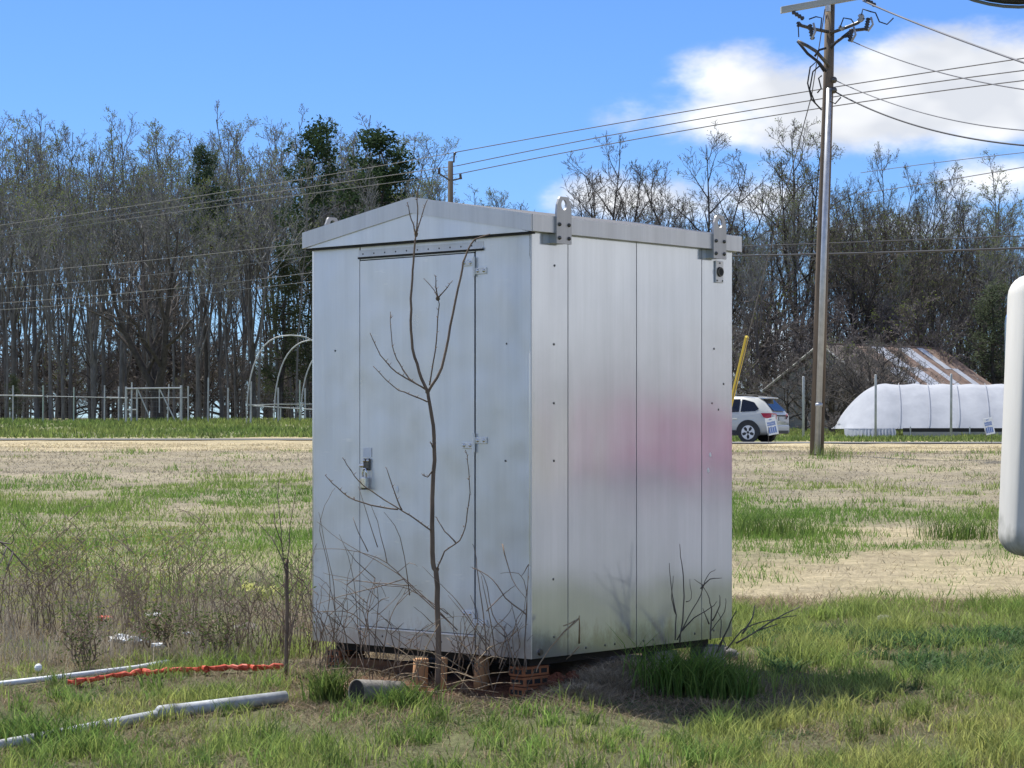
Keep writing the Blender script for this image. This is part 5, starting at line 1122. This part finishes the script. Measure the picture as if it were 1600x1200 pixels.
canes('bramble_bush', 'arching leafless brambles across left part of shed door face', tr1, 11.8, M['cane'], r=(1.35, .5))
tr2 = [[(822,1050),(820,1000),(823,950),(826,883)], [(818,1050),(822,980),(823,930),(815,900),(800,894),(782,896)], [(815,1045),(800,1000),(818,955),(826,900)], [(760,1020),(755,960),(748,905),(742,860),(738,850)], [(775,1030),(765,960),(752,900)], [(805,1045),(790,990),(770,960),(756,900),(738,888)],
       [(826,882),(815,900)], [(760,955),(785,930),(805,915)], [(765,1040),(790,1000),(825,975)], [(822,960),(790,935),(770,905),(745,890),(735,886)], [(780,1045),(800,990),(812,960),(822,952)], [(735,1030),(742,990),(746,960),(735,930)], [(800,1050),(812,1010),(806,970),(798,940)], [(785,850),(800,905),(822,935)], [(745,1050),(720,1000),(702,975)]]
canes('bramble_bush', 'upright thorny canes at the near corner of shed', tr2, 11.62, M['cane'])
tr3 = [[(1055,1000),(1056,960),(1048,915),(1046,880)], [(1062,1005),(1068,950),(1068,900),(1063,870),(1062,850)], [(1058,1000),(1075,965),(1095,930),(1105,900),(1118,890)], [(1095,920),(1110,905),(1128,903)], [(1066,985),(1085,965),(1110,950),(1120,940)], [(1110,1000),(1112,960),(1108,935),(1098,915)], [(1056,960),(1050,935),(1052,900)], [(1108,975),(1098,950)], [(1113,970),(1125,945),(1124,930)], [(1112,985),(1132,955),(1134,935)], [(1125,1000),(1127,970),(1120,955)], [(1072,940),(1080,935),(1078,905)], [(1100,915),(1085,905)]]
canes('small_shrub', 'small bare twiggy shrub against the right side of shed', tr3, 12.35, M['twig_dark'], r=(2.0, .7))
tr4 = [[(1125,1010),(1138,980),(1150,955)], [(1135,1015),(1160,985),(1195,970),(1245,962)], [(1150,1005),(1185,985),(1215,975)], [(1160,990),(1175,965),(1180,945)], [(1120,1020),(1128,1000),(1135,1012),(1128,1030)], [(1185,985),(1215,965),(1250,948)]]
canes('fallen_branch', 'dead fallen branches in grass behind far right shed corner', tr4, 12.6, M['twig_dark'], r=(3.0, 1.2))
tr5 = [[(905,1010),(885,1030)], [(905,1005),(905,962)], [(905,966),(870,1000),(845,1035),(838,1050)], [(898,970),(880,978)]]
canes('weed_stalk', 'dry weed stalks leaning on the lower right shed side', tr5, 11.75, M['cane_dry'], r=(2.4, 1.2))
# dry stems in front of the feet of the shed
rr = random.Random(12); tr6 = []
for i in range(26):
    x = rr.uniform(600, 830); y = rr.uniform(1035, 1095); L = rr.uniform(30, 120); a = rr.gauss(.25, .5); s = rr.choice((-1, 1)); tr6.append([(x, y), (x+s*L*.5*math.cos(a), y-L*.5*math.sin(a)-6), (x+s*L*math.cos(a), y-L*math.sin(a)+rr.uniform(-4, 8))])
canes('dry_stems', 'tangle of pale dead stems under the door end of shed', tr6, 11.6, M['cane_dry'], r=(1.9, .9))
rr = random.Random(13); tr7 = []
for i in range(40):
    x = rr.uniform(490, 840); y = rr.uniform(1050, 1090); h = rr.uniform(20, 95); dx = rr.gauss(0, 22); tr7.append([(x, y), (x+dx*.4, y-h*.5), (x+dx, y-h)])
canes('dry_stems', 'short brown upright stubble in front of shed door end', tr7, 11.68, M['cane'], r=(1.5, .6))

def leafs(pts_rng, n, size, d, seed, flat=False):
    def f(b):
        rr = random.Random(seed)
        for _ in range(n):
            px, py, dd = pts_rng(rr); p = PX(px, py, d+dd); a = Vector((rr.uniform(-1,1), rr.uniform(-1,1), rr.uniform(-.6,.6))).normalized(); c = a.orthogonal().normalized(); s = size*rr.uniform(.6, 1.4); o = len(b.v)
            b.v += [tuple(p+a*s), tuple(p+c*s*.5), tuple(p-a*s), tuple(p-c*s*.5)]; b.f.append((o, o+1, o+2, o+3))
    return f
bush = [(70, 985, 14.6, 120, 165, 'green-tinged bramble clump at the far left of the field'), (165, 1000, 13.9, 110, 190, 'bramble clump with yellowish leaves behind the orange pipe'), (250, 990, 14.4, 100, 200, 'tall brown bramble clump in the middle of left thicket'), (330, 1005, 13.6, 90, 175, 'dense bramble clump behind the white litter'), (400, 1015, 13.2, 80, 150, 'reddish bare bramble clump beside the cut sapling'),
        (20, 940, 16.0, 110, 130, 'low bramble clump at left edge behind the thicket'), (120, 930, 16.2, 120, 140, 'low leafy bramble clump at back of left thicket'), (290, 940, 15.8, 110, 140, 'thin bramble clump at back right of left thicket'), (470, 1020, 12.9, 50, 190, 'loose bare canes against the left shed wall')]
for i, (px, py, d, w_, h_, lb) in enumerate(bush):
    tr = rand_canes(px-w_*.6, px+w_*.6, py, 46 if i < 5 else 30 if i < 8 else 30, h_*1.15, 30, .7, 50+i)
    yl = (i in (0, 1, 2, 5, 6, 7))
    def rng(r_, px=px, py=py, w_=w_, h_=h_): 
        t = r_.random()**.8; return (px+r_.gauss(0, w_*.42), py-h_*t*.85, r_.uniform(-.35, .35))
    canes('bramble_bush', lb, tr, d, M['cane_pale'] if i % 2 else M['cane'], leaves=(M['leaf'] if yl else M['leaf_dk'], leafs(rng, 480 if yl else 150, .010, d, 70+i)), r=(1.0, .45))
for i, (px, py, d, w_, h_, lb) in enumerate(((250, 1000, 13.3, 45, 60, 'small dark green shrub beside the white litter'), (130, 1035, 12.9, 45, 95, 'small dark shrub above the grey and orange pipes'), (330, 1010, 13.2, 60, 55, 'low dark shrub above the orange pipe end'))):
    tr = rand_canes(px-w_*.4, px+w_*.4, py, 22, h_, 24, .3, 150+i)
    def rng(r_, px=px, py=py, w_=w_, h_=h_): return (px+r_.gauss(0, w_*.45), py-h_*r_.random(), r_.uniform(-.15, .15))
    canes('small_shrub', lb, tr, d, M['cane'], leaves=(M['leaf_dk'], leafs(rng, 420, .010, d, 170+i)), r=(1.6, .6))
# leaning dark branch at far left
canes('fallen_branch', 'dark branch slanting down at far left above thicket', [[(-20,830),(15,858),(35,880),(48,895),(52,905)], [(10,855),(0,880),(-10,890)], [(20,862),(10,890)], [(-5,845),(18,850),(20,835)]], 14.5, M['twig_dark'], r=(3.2, 1.0))

# ------------------------------------------------------------------ pipes, litter, stones
def gpt(px, py):
    """where the ray through a picture point meets the ground"""
    lo = 6.0
    for i in range(4000):
        d = lo + i*.01; p = PX(px, py, d)
        if p.z <= G(p.x, d): return p
    return PX(px, py, 40)
def hollow(mb, p, q, r0, r1, wall=.004, n=18, cut=0.0):
    """open pipe with wall thickness; cut slants the mouth at p"""
    p = Vector(p); q = Vector(q); t = (q-p).normalized(); a = t.cross(Vector((0,0,1))).normalized(); b = a.cross(t)
    o = len(mb.v)
    for (c, r, rin, k) in ((p, r0, r0-wall, cut), (q, r1, r1-wall, 0)):
        for rad in (r, rin):
            for j in range(n):
                an = 2*math.pi*j/n; v = c + (a*math.cos(an)+b*math.sin(an))*rad + t*(k*math.sin(an)); mb.v.append(tuple(v))
    for j in range(n):
        j2 = (j+1) % n; A, B, C_, E = o, o+n, o+2*n, o+3*n
        mb.f += [(A+j, C_+j, C_+j2, A+j2), (B+j, B+j2, E+j2, E+j), (A+j, A+j2, B+j2, B+j), (C_+j, E+j, E+j2, C_+j2)]
def rest(px, py, r):
    """point on the ray through a picture point that lies r above the ground"""
    for i in range(4000):
        d = 8.0 + i*.005; p = PX(px, py, d)
        if p.z <= G(p.x, d)+r: return p
    return PX(px, py, 20)
pa, pb, pc_, pd = rest(-40, 1172, .026), rest(245, 1117, .030), rest(250, 1114, .036), rest(446, 1089, .040)
pvc = thing('drain_pipe', 'grey plastic pipe with stepped joint lying in front grass', 'pipe', tuple(pa)); B = Vector(pvc.location)
b = MB(); hollow(b, pa-B, pb-B, .024, .024); b.build('thin_length', M['pvc'], pvc, True)
b = MB(); b.tube([pb-B, pc_-B, pc_.lerp(pd, .12)-B], [.026, .037, .037], 16); b.build('coupling', M['pvc'], pvc, True)
b = MB(); hollow(b, pd-B, pc_.lerp(pd, .10)-B, .031, .034); b.build('thick_length', M['pvc'], pvc, True)
cup = thing('plant_pot', 'small dark flared pot standing against the grey pipe', 'pot', tuple(rest(150, 1158, .005))); b = MB()
hollow(b, (0, 0, .125), (0, 0, .0), .042, .028, .004, 14); b.build('pot_wall', M['pot'], cup, True); MB().tube([(0,0,.004), (0,0,.012)], .026, 12).build('pot_base', M['pot'], cup)
b = MB(); _m = rest(557, 1082, .075); hollow(b, _m, _m+Vector((.21, .20, -.02)), .066, .055, .005, 22, 0)
_ax = Vector((.27, .25, -.015)).normalized(); dp = b.build('drain_pipe', M['drain'], None, True); MB().disc(_m+_ax*.006, -_ax, .0604, 22).build('bore_shade', M['gasket_and_shade'], dp); tag(dp, 'open-mouthed brown drain pipe stub in grass before shed', 'pipe')  # black disc across the mouth stands in for shade inside the pipe
b = MB(); q = [rest(p[0], p[1], .025) for p in ((-30, 1072), (60, 1062), (150, 1051), (215, 1043), (262, 1034))]; b.tube(q, [.016, .016, .015, .015, .014], 10); tag(b.build('plastic_pipe', M['pvcwhite'], None, True), 'thin white plastic pipe running along under the thicket', 'pipe')
b = MB(); rr = random.Random(21); pts = [(105+7*i, float(np.interp(105+7*i, [105, 150, 190, 230, 310, 380, 440], [1067, 1060, 1054, 1050, 1045, 1043, 1041]))+rr.uniform(-1.5, 1.5)) for i in range(49)]
b.tube([rest(p[0], p[1], .03+.01*rr.random())+Vector((0, rr.uniform(-.02, .02), 0)) for p in pts], [.008+.014*rr.random() for _ in pts], 8); tag(b.build('orange_netting', M['orange'], None), 'rolled orange plastic netting lying along the thicket foot', 'netting')
for i, (px, py, s, m, lb) in enumerate(((190, 998, .05, 'litter', 'white crumpled sheet lying left of the small shrub'), (212, 1000, .045, 'litter', 'white flattened scrap touching the crumpled sheet'), (238, 962, .04, 'litter', 'pale blue-white scrap caught high in the thicket'), (60, 1043, .022, 'litter', 'small white ball on the white pipe'), (165, 966, .035, 'orange', 'orange scrap deep in the left thicket'), (295, 990, .022, 'litter', 'tiny white scrap under the dense bramble clump'), (225, 988, .02, 'orange', 'orange crumb beside the white scraps'), (247, 1008, .028, 'litter', 'white strip behind the small dark shrub'))):
    p = rest(px, py, .06); b = MB(); b.lump((0,0,0), s*1.6 if i != 3 else s, s, s*.5 if i != 3 else s, 30+i, .35 if i != 3 else .05)
    o = b.build('litter_scrap' if m == 'litter' else 'orange_scrap', M[m], None); o.location = p; tag(o, lb, 'litter')
fl = MB(); rr = random.Random(4)
for px, py, n in ((385, 916, 24), (397, 919, 9), (422, 920, 6)):
    for _ in range(n):
        p = PX(px+rr.gauss(0, 6), py+rr.gauss(0, 3), 16.5+rr.uniform(-.1, .1)); s = .014; o = len(fl.v); a = Vector((rr.uniform(-1,1), rr.uniform(-1,1), rr.uniform(-1,1))).normalized(); c = a.orthogonal()
        fl.v += [tuple(p+a*s), tuple(p+c*s), tuple(p-a*s), tuple(p-c*s)]; fl.f.append((o, o+1, o+2, o+3))
tag(fl.build('yellow_flowers', M['yellow'], None), 'patch of small yellow flowers behind the cut sapling', None, kind='stuff')
CL = 'red clay clod lying in the heap at the near shed corner'
for i, (px, py, s) in enumerate(((872, 1028, .05), (845, 1062, .055), (870, 1068, .05), (915, 1046, .045), (895, 1062, .04), (828, 1068, .05), (885, 1080, .035), (940, 1055, .03), (810, 1078, .035), (860, 1085, .03))):
    p = gpt(px, py+6); b = MB(); b.lump((0,0,s*.25), s*rnd.uniform(.8, 1.3), s, s*rnd.uniform(.6, 1.0), 60+i, .30, 10, 7); o = b.build('clay_clod', M['redclay'], None); o.location = (p.x, p.y+.03, G(p.x, p.y+.03)); tag(o, CL if i else 'upright red clay lump touching the lower shed side', 'clod', 'red clay clods at the shed corner')
for i, (px, py, s, lb) in enumerate(((1136, 1022, .06, 'grey stone at the foot of far right shed corner'), (1382, 966, .05, 'pale grey stone half hidden in grass right of shed'), (385, 985, .07, 'grey stone among the brambles left of shed'))):
    p = gpt(px, py+8); b = MB(); b.lump((0,0,s*.3), s*1.3, s, s*.8, 80+i, .2, 10, 7); o = b.build('field_stone', M['stone'], None, True); o.location = (p.x, p.y, G(p.x, p.y)); tag(o, lb, 'stone')
_o = tag(MB().box(-.28, -.04, 0, .28, .04, .07).build('timber_offcut', M['timber'], None, bevel=.01), 'weathered orange-brown timber lying under shed', 'timber')
_o.location = (XP(585, 12.7), 12.7, G(XP(585, 12.7), 12.7)); _o.rotation_euler = (0, .05, -.35)

# ------------------------------------------------------------------ grass and litter of the field (nobody could count it)
rs = np.random.RandomState(11)
def blades(name, x, y, h, w, col, lean, m, label, bend=0.5, z=None, kind='stuff', cat=None, seg=2):
    n = len(x); z = ground(x, y) if z is None else z
    az = rs.rand(n)*2*np.pi; la = rs.rand(n)*2*np.pi; L = lean*(0.4+rs.rand(n))*h
    dx, dy = np.cos(az)*w/2, np.sin(az)*w/2; lx, ly = np.cos(la)*L, np.sin(la)*L
    z0 = z-0.01; hh = h*np.sqrt(np.clip(1-(lean*.7)**2, .2, 1))
    if seg == 2:
        V = np.empty((n, 5, 3)); b1 = bend*.45
        V[:,0] = np.stack([x-dx, y-dy, z0], -1); V[:,1] = np.stack([x+dx, y+dy, z0], -1)
        V[:,2] = np.stack([x+dx*.8+lx*b1, y+dy*.8+ly*b1, z0+hh*.58], -1); V[:,3] = np.stack([x-dx*.8+lx*b1, y-dy*.8+ly*b1, z0+hh*.58], -1)
        V[:,4] = np.stack([x+lx, y+ly, z0+hh], -1)
        base = np.arange(n)[:,None]*5
        lv = np.concatenate([base+np.array([0,1,2,3]), base+np.array([3,2,4])], 1).ravel(); ls = (np.arange(n)[:,None]*7+np.array([0,4])).ravel(); k = 5
    else:
        V = np.empty((n, 3, 3)); V[:,0] = np.stack([x-dx, y-dy, z0], -1); V[:,1] = np.stack([x+dx, y+dy, z0], -1); V[:,2] = np.stack([x+lx, y+ly, z0+hh], -1)
        lv = np.arange(n*3); ls = np.arange(n)*3; k = 3
    me = bpy.data.meshes.new(name); me.vertices.add(n*k); me.vertices.foreach_set('co', V.astype(np.float32).ravel())
    me.loops.add(len(lv)); me.loops.foreach_set('vertex_index', lv.astype(np.int32)); me.polygons.add(len(ls)); me.polygons.foreach_set('loop_start', ls.astype(np.int32)); me.update(calc_edges=True)
    ca = me.color_attributes.new('col', 'FLOAT_COLOR', 'POINT'); c = np.ones((n, k, 4)); c[:,:,:3] = col[:,None,:]; ca.data.foreach_set('color', c.astype(np.float32).ravel())
    me.materials.append(m); o = bpy.data.objects.new(name, me); COL.objects.link(o); return tag(o, label, cat, kind=kind)
def scatter(n, y0, y1, margin=.6, p=1.0, xr=.235):
    y = (y0**(1+p) + rs.rand(n)*(y1**(1+p)-y0**(1+p)))**(1/(1+p)); x = (rs.rand(n)*2-1)*(xr*y+margin); return x, y
def in_shed(x, y):
    lx = (x-NEAR.x)*VA.x+(y-NEAR.y)*VA.y; ly = (x-NEAR.x)*UA.x+(y-NEAR.y)*UA.y; return (lx > -.02) & (ly > -.02) & (lx < LN+.02) & (ly < W+.02)
def gcol(n, x, y, c0, var=.35, yel=None):
    k = 1+var*(rs.rand(n)-.5)*2; c = np.outer(k, c0); yv = (rs.rand(n)**2 if yel is None else np.clip(yel + .35*(rs.rand(n)-.5), 0, 1))[:,None]
    return c*(1-yv*.65) + yv*.65*np.array([.45, .43, .15])*k[:,None]
# near lawn
x, y = scatter(330000, 8.7, 17.3); g, s_, dk, cl, un = zones(x, y); clump = fbm(x, y, 3, 3.2); pr = np.clip(g*1.15-.05, 0, 1)*np.clip((clump-.36)*3.4, .06, 1)*np.clip((fbm(x+70, y+31, 3, .8)-.30)*4, .22, 1)
PIPES = [(pa, pd), (rest(540, 1100, .0), rest(650, 1105, .0)), (rest(-30, 1080, 0), rest(262, 1040, 0))]
def near_pipe(x, y):
    best = np.full(len(x), 9.)
    for a, c in PIPES:
        ax, ay = a.x, a.y-.10; vx, vy = c.x-a.x, c.y-a.y; t = np.clip(((x-ax)*vx+(y-ay)*vy)/(vx*vx+vy*vy), 0, 1); best = np.minimum(best, np.hypot(x-ax-t*vx, y-ay-t*vy))
    return best
k = (rs.rand(len(x)) < pr) & ~in_shed(x, y) & ((near_pipe(x, y) > .11) | (rs.rand(len(x)) < .22)); x, y, g, clump = x[k], y[k], g[k], clump[k]
right = sstep(.6, 1.8, x)*(1-sstep(11.6, 12.4, y)); hgt = (.028+.075*np.clip(clump-.2, 0, 1)**1.2*2)*(.5+rs.rand(len(x)))*(1+.4*sstep(12.2, 13, y)*sstep(1, 1.5, x))
yel = .42 + .42*right + 1.5*(fbm(x+9, y+4, 3, 1.1)-.5)
blades('grass', x, y, hgt, .0032+.0045*rs.rand(len(x)), gcol(len(x), x, y, np.array([.20, .30, .07]), .45, yel), .55, M['grass'], 'short green grass growing in the foreground')
nt_ = 260; tx, ty = scatter(nt_, 8.9, 12.2); gg = zones(tx, ty)[0]; kk = (rs.rand(nt_) < gg) & ~in_shed(tx, ty); tx, ty = tx[kk], ty[kk]
rep_ = 60; x = np.repeat(tx, rep_)+rs.randn(len(tx)*rep_)*.035; y = np.repeat(ty, rep_)+rs.randn(len(tx)*rep_)*.03; tone = np.repeat(.7+.6*rs.rand(len(tx)), rep_); hs_ = np.repeat(.07+.09*rs.rand(len(tx)), rep_); k = ~in_shed(x, y) & (near_pipe(x, y) > .06); x, y, tone, hs_ = x[k], y[k], tone[k], hs_[k]; n = len(x)
blades('tufted_grass', x, y, hs_*(.5+.7*rs.rand(n)), .004+.004*rs.rand(n), gcol(n, x, y, np.array([.15, .26, .06]), .3, .2+.3*sstep(.6, 1.8, x))*tone[:,None], .6, M['grass'], 'taller tufts of grass scattered through the foreground')
x, y = scatter(60000, 8.8, 12.6); k = (fbm(x+21, y-13, 3, 1.9) > .56) & ~in_shed(x, y) & (near_pipe(x, y) > .08); x, y = x[k], y[k]; n = len(x)
blades('low_weeds', x, y, .02+.035*rs.rand(n), .008+.010*rs.rand(n), np.array([.11, .17, .06])*(.55+.8*rs.rand(n))[:,None], 1.2, M['grass'], 'low broad-leaved weeds in the foreground grass')
# dead thatch mixed in
x, y = scatter(300000, 8.7, 17.5); g, s_, dk, cl, un = zones(x, y); pr = np.clip(.85-.5*g, .25, .85)*np.clip(fbm(x-7, y+3, 3, 2.2)*2-.45, .1, 1); k = (rs.rand(len(x)) < pr) & ~in_shed(x, y); x, y, un = x[k], y[k], un[k]
n = len(x); t = rs.rand(n)[:,None]; col = (np.array([.34, .265, .155])*(1-t)+np.array([.20, .16, .115])*t)*(.7+.6*rs.rand(n))[:,None]
blades('dead_grass', x, y, (.04+.07*rs.rand(n)), .0025+.003*rs.rand(n), col, 1.15, M['straw'], 'dead straw-coloured grass lying among the green')
# taller dry grass in the left thicket
x, y = scatter(90000, 12.3, 18.5); dn = fbm(x+3, y, 3, .9); k = (y > 13.0) & (x < -1.15-.1*(y-12.5)+.25*rs.randn(len(x))) & (rs.rand(len(x)) < np.clip((dn-.34)*2.2, 0, .55)); x, y = x[k], y[k]
n = len(x); t = rs.rand(n)[:,None]; col = (np.array([.52, .45, .33])*(1-t)+np.array([.36, .31, .24])*t)*(.7+.6*rs.rand(n))[:,None]
blades('dry_grass', x, y, .08+.20*rs.rand(n)**1.8, .003+.003*rs.rand(n), col, .5, M['straw'], 'tall dry grey-brown grass between the left brambles')
# mid field
x, y = scatter(400000, 17.0, 50.0, 1.0, .5); g, s_, dk, cl, un = zones(x, y); k = rs.rand(len(x)) < np.clip((g-.10)*1.9, 0, 1)*np.clip((fbm(x, y, 3, 1.3)-.22)*3.4, .15, 1); x, y = x[k], y[k]; n = len(x)
blades('field_grass', x, y, (.045+.075*rs.rand(n))*np.clip(fbm(x+3, y, 2, .8)*1.8, .6, 1.5), .004+.00035*y, gcol(n, x, y, np.array([.14, .255, .05]), .3, .26+.9*(fbm(x, y, 3, .3)-.5)+.0*x), .5, M['grass'], 'green grass bands across the middle field', seg=1)
x, y = scatter(170000, 17.0, 60.0, 1.0, .4); g, s_, dk, cl, un = zones(x, y); k = rs.rand(len(x)) < .75*np.clip(.75-g, 0, .7)*np.clip((fbm(x+50, y, 3, .9)-.25)*2.4, .1, 1); x, y, s_ = x[k], y[k], s_[k]; n = len(x)
t = s_[:,None]; col = (np.array([.29, .26, .195])*(1-t)+np.array([.52, .44, .28])*t)*(.85+.35*rs.rand(n))[:,None]
blades('field_thatch', x, y, .03+.05*rs.rand(n), .005+.0004*y, col, .9, M['straw'], 'dry tan grass across the middle field', seg=1)
# verge beyond the road
x, y = scatter(70000, 83.0, 119.0, 3.0, .2); k = (rs.rand(len(x)) < np.clip((fbm(x, y, 3, .35)-.25)*3, .1, 1)); x, y = x[k], y[k]; n = len(x)
blades('verge_grass', x, y, .08+.14*rs.rand(n)*(1+.6*(x < 4)), .05+.05*rs.rand(n), gcol(n, x, y, np.array([.12, .19, .05]), .35, .1+.6*(fbm(x, y, 3, .1)-.3)), .5, M['grass'], 'rough green grass beyond the road', seg=1)
# hay clumps against the shed side
n = 5200; c = rs.randint(0, 3, n); cx = np.array([XP(950, 11.65), XP(905, 11.5), XP(985, 11.9)])[c]; cy = np.array([11.72, 11.45, 12.0])[c]; x = cx+rs.randn(n)*.10; y = cy+rs.randn(n)*.07
col = np.array([.36, .30, .21])*(.6+.7*rs.rand(n))[:,None]
blades('hay_litter', x, y, .05+.07*rs.rand(n), .003+.002*rs.rand(n), col, 1.2, M['straw'], 'grey-tan matted hay heaped along the right shed side', z=ground(x, y)+.06*np.exp(-(((x-cx)/.10)**2+((y-cy)/.07)**2)/2)*rs.rand(n))
n = 16000; x = -1.15+2.5*rs.rand(n); y = 11.15+.9*rs.rand(n)+.12*rs.randn(n); k = (~in_shed(x, y)) & (rs.rand(n) < np.clip((fbm(x+4, y+8, 3, 2.0)-.30)*3.5, .05, 1)); x, y = x[k], y[k]; n = len(x)
col = (np.array([.40, .32, .21])*(1-.6*rs.rand(n)[:,None]))*(.7+.6*rs.rand(n))[:,None]
blades('matted_litter', x, y, .03+.06*rs.rand(n), .003+.003*rs.rand(n), col, 1.25, M['straw'], 'matted brown dead grass in front of shed')
# single grass tufts
def tuft(px, py, n, h, spread, c0, label, st=False):
    p = gpt(px, py); x = p.x+rs.randn(n)*spread; y = p.y+rs.randn(n)*spread*.7
    blades('grass_tuft', x, y, h*(.45+.6*rs.rand(n)), .005+.005*rs.rand(n), gcol(n, x, y, np.array(c0), .4, .15+0*x), .55, M['grass'], label, kind='stuff' if st else None, cat=None if st else 'grass tuft')
tuft(1075, 1085, 700, .30, .13, (.10, .20, .035), 'tall bright green grass tuft at the right shed side')
tuft(1125, 1090, 420, .26, .11, (.09, .18, .035), 'tall grass tuft at the far right shed corner foot')
tuft(515, 1098, 260, .24, .05, (.10, .17, .04), 'tall grass tuft left of the open drain pipe')
tuft(60, 1165, 500, .20, .14, (.10, .19, .04), 'long grass tuft hiding the short pipe end at bottom left', True)
tuft(625, 1108, 320, .16, .09, (.10, .18, .04), 'grass tuft just right of the open drain pipe', True)
tuft(1195, 838, 500, .34, .30, (.09, .17, .035), 'green grass tuft on the bare strip near shed right edge', True)
tuft(1500, 842, 420, .30, .22, (.09, .17, .035), 'green grass tuft in the field left of the pale shell', True)
tuft(1298, 716, 140, .38, .22, (.13, .20, .05), 'grass tuft at the foot of the utility pole', True)
# dark leafy weeds right of the shed
n = 9000; x = 1.45+rs.rand(n)*2.0; y = 12.5+rs.rand(n)*2.4; k = fbm(x, y, 3, 1.6) > .44; x, y = x[k], y[k]; n = len(x)
blades('weed_patch', x, y, .05+.08*rs.rand(n), .008+.009*rs.rand(n), np.array([.085, .155, .055])*(.6+.8*rs.rand(n))[:,None], .9, M['grass'], 'dark green leafy weeds in the grass right of shed')

# ------------------------------------------------------------------ vehicle mirror at the right edge, round mirror above
dM = 3.0
mir = thing('vehicle_mirror', 'chalky pale mirror shell with rounded corners at right frame edge', 'mirror', (XP(1644, dM), dM, PX(0, 650, dM).z)); B = Vector(mir.location)
def rbox(w, h, dpt, r, n=7):
    b = MB(); ring = []
    for cx, cz, a0 in ((w/2-r, h/2-r, 0), (-w/2+r, h/2-r, 90), (-w/2+r, -h/2+r, 180), (w/2-r, -h/2+r, 270)):
        for i in range(n): an = math.radians(a0+90*i/(n-1)); ring.append((cx+r*math.cos(an), cz+r*math.sin(an)))
    m_ = len(ring); lay = ((0, 1.0), (-dpt*.86, 1.0), (-dpt*.95, .97), (-dpt*.99, .92), (-dpt, .86))
    for yy, s in lay:
        for (a, c) in ring: b.v.append((a-(1-s)*math.copysign(min(abs(a), .05), a), yy, c-(1-s)*math.copysign(min(abs(c), .05), c)))
    for i in range(len(lay)-1):
        for j in range(m_): b.f.append((i*m_+j, i*m_+(j+1) % m_, (i+1)*m_+(j+1) % m_, (i+1)*m_+j))
    b.f.append(tuple(range((len(lay)-1)*m_, len(lay)*m_))); b.f.append(tuple(reversed(range(m_)))); return b
_nt = M['mirror_shell'].node_tree; _b = _nt.nodes['Principled BSDF']; _src = _b.inputs['Base Color'].links[0].from_socket
_tc = _nt.nodes.new('ShaderNodeTexCoord'); _sx = _nt.nodes.new('ShaderNodeSeparateXYZ'); _nt.links.new(_tc.outputs['Object'], _sx.inputs[0])
_nn = _nt.nodes.new('ShaderNodeTexNoise'); _nn.inputs['Scale'].default_value = 34; _nn.inputs['Detail'].default_value = 6; _nt.links.new(_tc.outputs['Object'], _nn.inputs['Vector'])
_ma = _nt.nodes.new('ShaderNodeMath'); _ma.operation = 'MULTIPLY_ADD'; _ma.inputs[1].default_value = .09; _nt.links.new(_nn.outputs['Fac'], _ma.inputs[0]); _nt.links.new(_sx.outputs['Z'], _ma.inputs[2])
_mr = _nt.nodes.new('ShaderNodeMapRange'); _mr.inputs[1].default_value = -.095; _mr.inputs[2].default_value = -.14; _mr.inputs[3].default_value = 0; _mr.inputs[4].default_value = .8; _nt.links.new(_ma.outputs[0], _mr.inputs[0])
_mx = _nt.nodes.new('ShaderNodeMix'); _mx.data_type = 'RGBA'; _nt.links.new(_mr.outputs[0], _mx.inputs[0]); _nt.links.new(_src, _mx.inputs[6]); _mx.inputs[7].default_value = (.13, .135, .10, 1); _nt.links.new(_mx.outputs[2], _b.inputs['Base Color'])
o = rbox(.130, .370, .10, .030).build('shell', M['mirror_shell'], mir, True); o.rotation_euler = (0, math.radians(2.3), 0)
b = rbox(.118, .30, .012, .026); o2 = b.build('mirror_glass', M['chrome'], mir); o2.location = (0, .016, 0)
MB().tube([(.0, .0, .10), (.25, .05, .12), (.40, .10, .02)], .016, 8).build('arm', M['black'], mir, True)
MB().tube([(.0, .0, -.10), (.25, .05, -.12), (.40, .10, -.02)], .016, 8).build('arm', M['black'], mir, True)
rm_ = thing('round_mirror', 'black round disc with pale rim poking into top right corner', 'mirror', tuple(PX(1592, -229, dM))); R_ = 240/FP*dM
b = MB(); b.tube([(0, .03, 0), (0, .0, 0), (0, -.012, 0)], [R_*.9, R_*.985, R_*.97], 64); b.build('face', M['black'], rm_, True)
b = MB(); n = 64
b.tube([(R_*math.cos(2*math.pi*i/n), 0, R_*math.sin(2*math.pi*i/n)) for i in range(n+1)], .0022, 6); b.build('rim', M['mirror_shell'], rm_, True)
MB().tube([(0, .03, 0), (.2, .08, -.1), (.37, .12, -.3)], .014, 8).build('arm', M['black'], rm_, True)

# ------------------------------------------------------------------ labels that two or three trees would share are told apart by their order
_by = {}
for o in scene.objects:
    if o.parent is None and o.get('label') and o.get('group'): _by.setdefault((o['label'], o['group']), []).append(o)
for (lb, _), obs in _by.items():
    if 2 <= len(obs) <= 3 and len(lb.split()) <= 13:
        obs.sort(key=lambda q: q.location.x/q.location.y)
        for o, w in zip(obs, ('left', 'right') if len(obs) == 2 else ('left', 'middle', 'right')): o['label'] = lb + ', the %s one' % w
